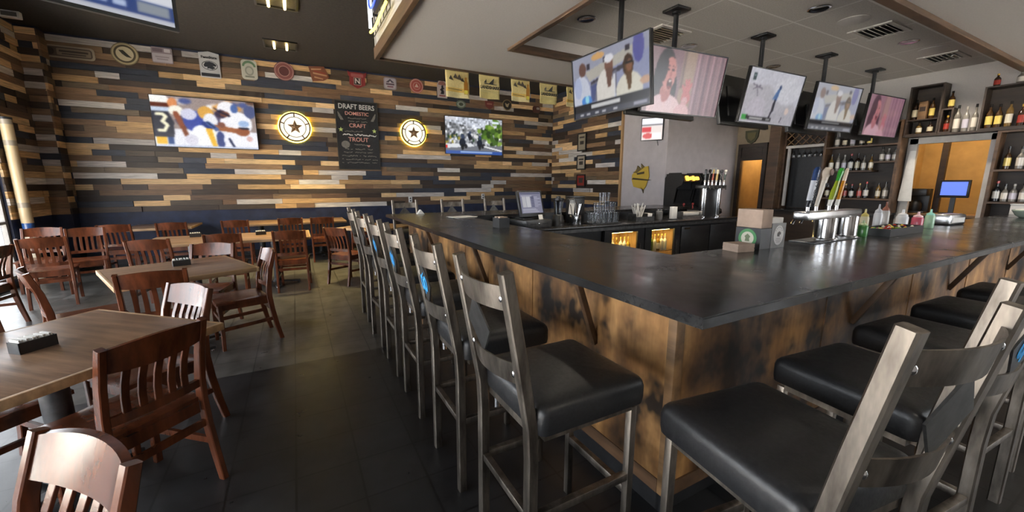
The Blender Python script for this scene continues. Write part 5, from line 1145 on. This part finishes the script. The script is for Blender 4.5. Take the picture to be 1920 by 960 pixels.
mb = MB(); mb.lathe([(.05, .16), (.075, .36), (.07, .36), (.047, .17)], n=18); mb.build('jug', 'cup_glass', t, 40); mb = MB(); mb.lathe([(.077, .358), (.077, .385), (.03, .39), (.03, .41), (.01, .412)], n=18); mb.build('lid', 'black_plastic', t, 40)
t = thing('spoon_jar', 'square clear jar of bar spoons and a curved pourer beside the blender', 'jar', (3.46, 4.50, .9205), .1)
mb = MB(); mb.box((0, 0, .075), (.12, .12, .15), None, .012); mb.build('glass', 'cup_glass', t, 30); mb = MB()
for x, a in ((-.02, -.08), (.02, .05), (.0, .1)): mb.tube([(x, 0, .01), (x+a, .0, .30)], .006, 6)
mb.tube([(.03, .02, .02), (.03, .02, .3), (-.02, .02, .38), (-.12, .02, .36)], .012, 8); mb.build('bar_spoons', 'chrome', t, 40)
mb = MB(); mb.beam((-.06, .03, .16), (-.03, .03, .36), .10, .003, up=(0, 1, 0)); mb.build('menu_card', 'paper', t)
t = thing('black_bin', 'square black bottle bin behind the stacked glasses on the inner counter', 'bin', (3.68, 4.80, .9205)); mb = MB(); mb.box((0, 0, .19), (.20, .20, .38), None, .01); mb.build('bin', 'black_plastic', t, 30); mb = MB(); mb.box((0, 0, .392), (.21, .21, .02), None, .004); mb.build('rim', 'dark_steel', t, 30)
t = thing('condiment_holder', 'small black napkin and pick holder on the left leg of the bar', 'caddy', (1.76, 3.47, 1.0805), .1); mb = MB(); mb.bx(-.06, .06, -.06, .06, 0, .006); [mb.bx(*b_, 0.006, .095) for b_ in ((-.06, .06, -.06, -.055), (-.06, .06, .055, .06), (-.06, -.055, -.055, .055), (.055, .06, -.055, .055), (-.055, .055, -.003, .003))]; mb.build('holder', 'black_plastic', t); mb = MB(); [mb.box((0, y, .06), (.09, .035, .09)) for y in (-.03, .03)]; mb.build('napkins', 'kraft', t)
t = thing('paper_tray', 'white paper menus lying at the far inner edge of the bar counter', 'menus', (1.86, 4.75, 1.0805), .2); mb = MB(); [mb.box((rx, ry, .003+k*.004), (.30, .21, .003), rz_) for k, (rx, ry, rz_) in enumerate(((0, 0, 0), (.02, .01, .1), (-.03, .0, -.08)))]; mb.build('sheets', 'paper', t)
t = thing('triangle_card', 'small white folded table tent at the far end of the bar', 'table tent', (1.55, 5.60, 1.0805)); mb = MB(); mb.prism([(-.05, 0), (.05, 0), (0, .06)], -.04, .04, Matrix(((1, 0, 0, 0), (0, 0, -1, 0), (0, 1, 0, 0), (0, 0, 0, 1)))); mb.build('card', 'paper', t)
# tap towers
def taps(loc, label, xs, handles, tower):
    t = thing('beer_tap_tower', label, 'beer taps', loc); tower(t)
    for k, (x, (c1, c2, c3, shape, tilt)) in enumerate(zip(xs, handles)):
        z0 = tower.z; mb = MB(); sg = tower.side; mb.tube([(x, sg*.02, z0-.05), (x, sg*.09, z0-.05), (x, sg*.11, z0-.10)], .011, 8); mb.lathe([(.014, z0-.045), (.012, z0+.03)], (x, tower.hy, 0), 10); mb.build('faucet', 'chrome', t, 40)
        mb = MB(); H_ = tower.hh; dx = tilt
        def prof(v): return {0: .024+.008*v, 1: .018+.016*v*v+.008*(v > .8), 2: .02+.010*math.sin(v*PI*1.5)**2, 3: .020-.003*v}[shape]*tower.k
        R = []; cs = []
        n_ = 12
        for q in range(n_+1):
            v = q/n_; w_ = prof(v)*(1 if v < .97 else .6); R.append([V((x+dx*v+w_*math.cos(a), tower.hy+w_*.6*math.sin(a)-.01*v, z0+.03+H_*v)) for a in (2*PI*j/12 for j in range(12))])
        for q in range(n_):
            v = q/n_; mb.col(hx(c1 if v < .12 else c2 if v < .66 else c3)); mb.add(R[q]+R[q+1], [(j, (j+1) % 12, 12+(j+1) % 12, 12+j) for j in range(12)])
        mb.col(hx(c3)); mb.add(R[-1], [tuple(range(12))]); o = mb.build('tap_handle', 'gloss_paint', t, 50)
    return t
def tower_big(t):
    for x in (-.03, .31):
        mb = MB(); mb.lathe([(.085, 0.0), (.085, .012), (.072, .02), (.072, .17)], (x, 0, 0), 24); mb.build('column', 'chrome', t, 40)
    mb = MB(); mb.box((0, 0, .195), (.80, .11, .06), None, .012); mb.build('crossbar', 'stainless', t, 30)
    mb = MB(); mb.box((0, .0, .004), (.70, .17, .008), None, .002); mb.build('drip_tray', 'dark_steel', t, 30)
tower_big.z, tower_big.hh, tower_big.k, tower_big.side, tower_big.hy = .225, .285, 1.1, 1, .02
tw = taps((3.55, 1.50, 1.0805), 'stainless beer tap tower with four tall tap handles on the right leg of the bar', (-.28, -.16, .03, .146), [('2a2c31', 'b9bcc4', '20355e', 0, .05), ('cfc7ba', 'd8cfc2', 'cdbfae', 1, .08), ('dfdcd4', '7f8f22', '2f8d2c', 2, .097), ('dfdcd4', 'c07f22', 'd9c6b0', 3, .066)], tower_big)
text('BUD LIGHT', .052, 'ink', 'lettering', tw, (-.252, -.008, .41), rot=(PI/2, -PI/2+.17, 0), ext=.001)
mb = MB().col(hx('6b4b3a')); mb.prism(ell(0, 0, .024, .024), 0, .004, Matrix.Translation((-.085, -.016, .505)) @ UP); mb.build('round_badge', 'paint', tw)
text('IPA', .04, 'ink', 'lettering', tw, (-.115, -.012, .41), rot=(PI/2, 0, 0), ext=.001)
def tower_far(t):
    for x in (-.2, .2): mb = MB(); mb.lathe([(.06, 0), (.06, .01), (.045, .02), (.045, .50)], (x, -.02, 0), 20); mb.build('column', 'chrome', t, 40)
    mb = MB(); mb.bx(-.16, .16, -.02, .10, .0, .50, .01); mb.build('cooler_box', 'black_plastic', t, 30)
    mb = MB(); mb.bx(-.32, .32, -.09, .08, .50, .56, .01); mb.build('crossbar', 'dark_steel', t, 30)
tower_far.z, tower_far.hh, tower_far.k, tower_far.side, tower_far.hy = .58, .22, .9, -1, -.06
taps((6.55, 4.62, .9205), 'tall far tap tower with six small handles before the hall doorway', (-.26, -.16, -.06, .05, .16, .27), [('cfcac2', '22242a', '1c1c20', 0, 0), ('cfcac2', '3a2f2a', '26211f', 1, .01), ('cfcac2', 'b04a2c', 'c7a24a', 3, .01), ('cfcac2', 'c2a057', 'd9cfae', 0, .01), ('cfcac2', '1e1e22', '2b2b30', 1, .01), ('cfcac2', '2c3a2a', 'd8d2c8', 1, .02)], tower_far)
t = thing('second_register', 'dark slanted register screen right of the far tap tower', 'register', (7.05, 4.42, .0)); t.location = (6.78, 4.36, .9205); bpy.data.objects.remove(t)
# coaster organiser and small box on the near counter corner
t = thing('coaster_caddy', 'grey clear-sided napkin caddy with round green and white emblems on the bar', 'caddy', (2.745, 1.54, 1.0805), -.04)
def tray_box(mb, x0, x1, y0, y1, z0, z1, w=.006):
    mb.bx(x0, x1, y0, y1, z0, z0+w); mb.bx(x0, x1, y0, y0+w, z0+w, z1); mb.bx(x0, x1, y1-w, y1, z0+w, z1); mb.bx(x0, x0+w, y0+w, y1-w, z0+w, z1); mb.bx(x1-w, x1, y0+w, y1-w, z0+w, z1)
mb = MB(); tray_box(mb, -.13, -.02, -.085, .085, 0, .135); mb.build('green_emblem_box', 'black_plastic', t)
mb = MB(); tray_box(mb, -.015, .135, -.085, .085, 0, .165); mb.build('white_emblem_box', 'acrylic', t)
mb = MB(); mb.box((-.075, 0, .197), (.11, .17, .120), None, .004); mb.build('brown_napkins', 'kraft', t, 30)
mb = MB(); mb.bx(-.005, .125, -.07, .07, .01, .20, .004); mb.build('white_napkins', 'paper', t, 30)
mb = MB(); T = Matrix.Translation((-.1305, 0, .067)) @ Matrix.Rotation(-PI/2, 4, 'Z') @ UP
mb.col(hx('4b8a54')).prism(ell(0, 0, .062, n=32), 0, .001, T); mb.col(hx('c9c5b2')).prism(ell(0, 0, .043, n=28), .001, .0018, T); mb.col(hx('6d7a5a')).prism([(-.016, -.02), (.016, -.02), (.012, .0), (.02, .012), (0, .03), (-.02, .012), (-.012, 0)], .0018, .0024, T); mb.build('green_emblem', 'paint', t)
mb = MB(); T = Matrix.Translation((.060, -.0862, .085)) @ UP
mb.col(hx('dedcd8')).prism(ell(0, 0, .052, .066, 32), 0, .001, T); mb.col(hx('2b2a2b')).prism([(-.018, .0), (-.014, .018), (.004, .026), (.022, .016), (.02, .004), (.006, .002), (.012, -.008), (-.012, -.008)], .001, .0018, T)
for k, w_ in enumerate((.05, .06, .04)): mb.col(hx('8a8886')).prism(rrect(w_, .004, .001, cy=-.022-k*.011), .001, .0016, T)
for k in range(7): a = PI*(.2+.6*k/6); mb.col(hx('77757a')).prism(rrect(.006, .006, .002, cx=.042*math.cos(a), cy=.054*math.sin(a)), .001, .0016, T)
mb.build('white_emblem', 'paint', t)
t = thing('coaster_stack', 'low tan stack of square coasters in front of the napkin caddy', 'coasters', (2.46, 1.505, 1.0805), -.2)
mb = MB()
for k in range(9): mb.box((random.uniform(-.001, .001), random.uniform(-.001, .001), .0028+k*.0056), (.13, .12, .005), random.uniform(-.02, .02))
mb.build('coasters', 'kraft', t)
# condiment tray on the near counter
t = thing('garnish_tray', 'black garnish tray on the right leg of the bar among coloured bottles', 'tray', (4.52, 1.43, 1.0805)); mb = MB(); tray_box(mb, -.34, .34, -.10, .10, 0, .06, .008); [mb.bx(x-.004, x+.004, -.092, .092, .008, .055) for x in (-.17, 0, .17)]; mb.build('tray', 'black_plastic', t)
mb = MB(); rg = random.Random(8)
for k in range(46): mb.col(hx(rg.choice(['9a2a24', '5f8a2c', 'c9b04a', 'd8d0c0']))); x = rg.uniform(-.31, .31); mb.lathe([(.003, -.014), (.014, -.004), (.014, .006), (.003, .014)], (x, rg.uniform(-.07, .07), .035+rg.uniform(0, .02)), 8)
o = mb.build('garnishes', 'gloss_paint', t, 50); o['kind'] = 'stuff'
def squeeze(x, y, body, cap, label, h=.2, r=.032):
    h *= .86
    t = thing('squeeze_bottle', label, 'bottle', (x, y, 1.0805), 0, 'bottles and shakers by the garnish tray'); mb = MB().col(hx(body)); mb.lathe([(r*.95, 0), (r, .01), (r, h*.62), (r*.8, h*.7)], n=16); mb.build('body', 'gloss_paint', t, 40); mb = MB().col(hx(cap)); mb.lathe([(r*.85, h*.69), (r*.8, h*.76), (r*.25, h*.84), (r*.18, h)], n=14); mb.build('cap', 'gloss_paint', t, 40)
for a in ((4.04, 1.46, '4f8f4a', 'b9cf9a', 'small green squeeze bottle left of the garnish tray', .15, .035), (4.35, 1.57, 'd8cfa8', 'c9b86a', 'pale yellow bottle behind the garnish tray', .24), (4.61, 1.57, 'd6d6d8', 'bcbcc0', 'tall white bottle behind the garnish tray', .28), (4.92, 1.50, 'dcdcde', 'e4e4e6', 'fat white bottle right of the garnish tray', .22, .045), (5.15, 1.46, 'c2586c', 'e0b9bf', 'pink bottle right of the garnish tray', .19, .042), (5.38, 1.44, '9fc6a4', '8fd0c0', 'mint green bottle right of the pink one', .21, .036), (4.80, 1.585, 'b9b4ae', '8a5a4a', 'grey shaker with a brown top behind the white bottles', .3)): squeeze(*a)
t = thing('napkin_dispenser', 'brushed steel napkin dispenser on the right leg of the bar', 'napkin dispenser', (6.05, 1.48, 1.0805), -.1); mb = MB(); mb.box((0, 0, .055), (.34, .15, .11), None, .02); mb.build('case', 'stainless', t, 40); mb = MB(); mb.box((0, -.076, .05), (.26, .004, .05), None, .001); mb.build('napkins', 'paper', t)
t = thing('glass_bowl', 'pale green glass bowl at the right end of the bar', 'bowl', (8.05, 1.30, 1.0805)); mb = MB().col(hx('a9b8a8')); mb.lathe([(.05, 0), (.09, .03), (.125, .09), (.12, .10), (.085, .035), (.01, .012)], n=24); mb.build('bowl', 'gloss_paint', t, 50)
mb = MB(); mb.lathe([(.115, .088), (.09, .105), (.01, .115)], n=20); mb.build('mints', 'paper', t, 50)
t = thing('white_box', 'white box on the back-bar worktop at the right border', 'box', (8.95, 1.44, 1.0005)); mb = MB(); mb.box((-.01, 0, .11), (.13, .3, .2), None, .006); mb.build('carton', 'paper', t, 30); mb = MB(); mb.box((-.01, 0, .217), (.14, .31, .014), None, .003); mb.build('lid', 'white_plastic', t, 30)

# ================================================================== LIGHT AND CAMERA
w = bpy.data.worlds.new('World'); sc.world = w; w.use_nodes = True
bg = w.node_tree.nodes['Background']; bg.inputs[0].default_value = (.93, .96, 1.0, 1); bg.inputs[1].default_value = 5.2
def portal(loc, rot, sx_, sy):
    l = bpy.data.lights.new('window_portal', 'AREA'); l.shape = 'RECTANGLE'; l.size = sx_; l.size_y = sy; l.cycles.is_portal = True
    o = bpy.data.objects.new('window_portal', l); LINK(o); o.location = loc; o.rotation_euler = rot
portal((XL-.1, 2.8, 1.45), (0, -PI/2, 0), 2.6, 11.6)
portal((7.6, YN-.1, 1.55), (PI/2, 0, 0), 3.4, 2.5)
l = bpy.data.lights.new('sun', 'SUN'); l.energy = 56; l.color = (1, .93, .82); l.angle = .01
o = bpy.data.objects.new('sun', l); LINK(o); o.rotation_euler = V((-.28, -.30, -.91)).to_track_quat('-Z', 'Y').to_euler()
for x, y, e_ in ((1.6, -1.2, 60), (5.5, -1.2, 60)):  # two downlights out of view, added for extra light from behind the camera
    can(x, y, 'added unseen downlight in the plain soffit behind the camera, %s' % ('nearer the tables' if x < 3 else 'nearer the back bar'), True, ZS)
    l = bpy.data.lights.new('added_soffit_lamp', 'SPOT'); l.energy = e_; l.color = (1, .88, .72); l.spot_size = 2.2; l.spot_blend = .9; l.shadow_soft_size = .06
    o = bpy.data.objects.new('added_soffit_lamp', l); LINK(o); o.location = (x, y, ZS-.03)
for y in (6.85, 8.85):
    l = bpy.data.lights.new('troffer_lamp', 'AREA'); l.energy = 20; l.color = (1, .78, .32); l.size = .4; l.spread = 1.2
    o = bpy.data.objects.new('troffer_lamp', l); LINK(o); o.location = (0, y, ZC-.06)
for x, y, z, e_ in ((9.9, 2.3, 2.8, 30), (9.8, 5.4, 2.5, 14)):
    l = bpy.data.lights.new('service_lamp', 'POINT'); l.energy = e_; l.color = (1, .72, .36); l.shadow_soft_size = .08
    o = bpy.data.objects.new('service_lamp', l); LINK(o); o.location = (x, y, z)

cam = bpy.data.cameras.new('camera'); cam.sensor_width = 36; cam.sensor_fit = 'HORIZONTAL'; cam.lens = 742/1920*36; cam.clip_start = .05
co = bpy.data.objects.new('camera', cam); LINK(co); co.location = (0, 0, 1.5)
P_ = math.atan(135/742); T_ = math.atan(409/math.hypot(742, 135))
fw = V((math.sin(T_)*math.cos(P_), math.cos(T_)*math.cos(P_), -math.sin(P_)))
co.rotation_euler = fw.to_track_quat('-Z', 'Y').to_euler()
sc.camera = co
vs = sc.view_settings; vs.view_transform = 'Standard'; vs.look = 'None'; vs.gamma = 1; vs.use_curve_mapping = False; vs.exposure = 1.03
sc.cycles.use_denoising = True; sc.cycles.max_bounces = 8; sc.cycles.transparent_max_bounces = 16; sc.cycles.caustics_reflective = False; sc.cycles.sample_clamp_indirect = 6
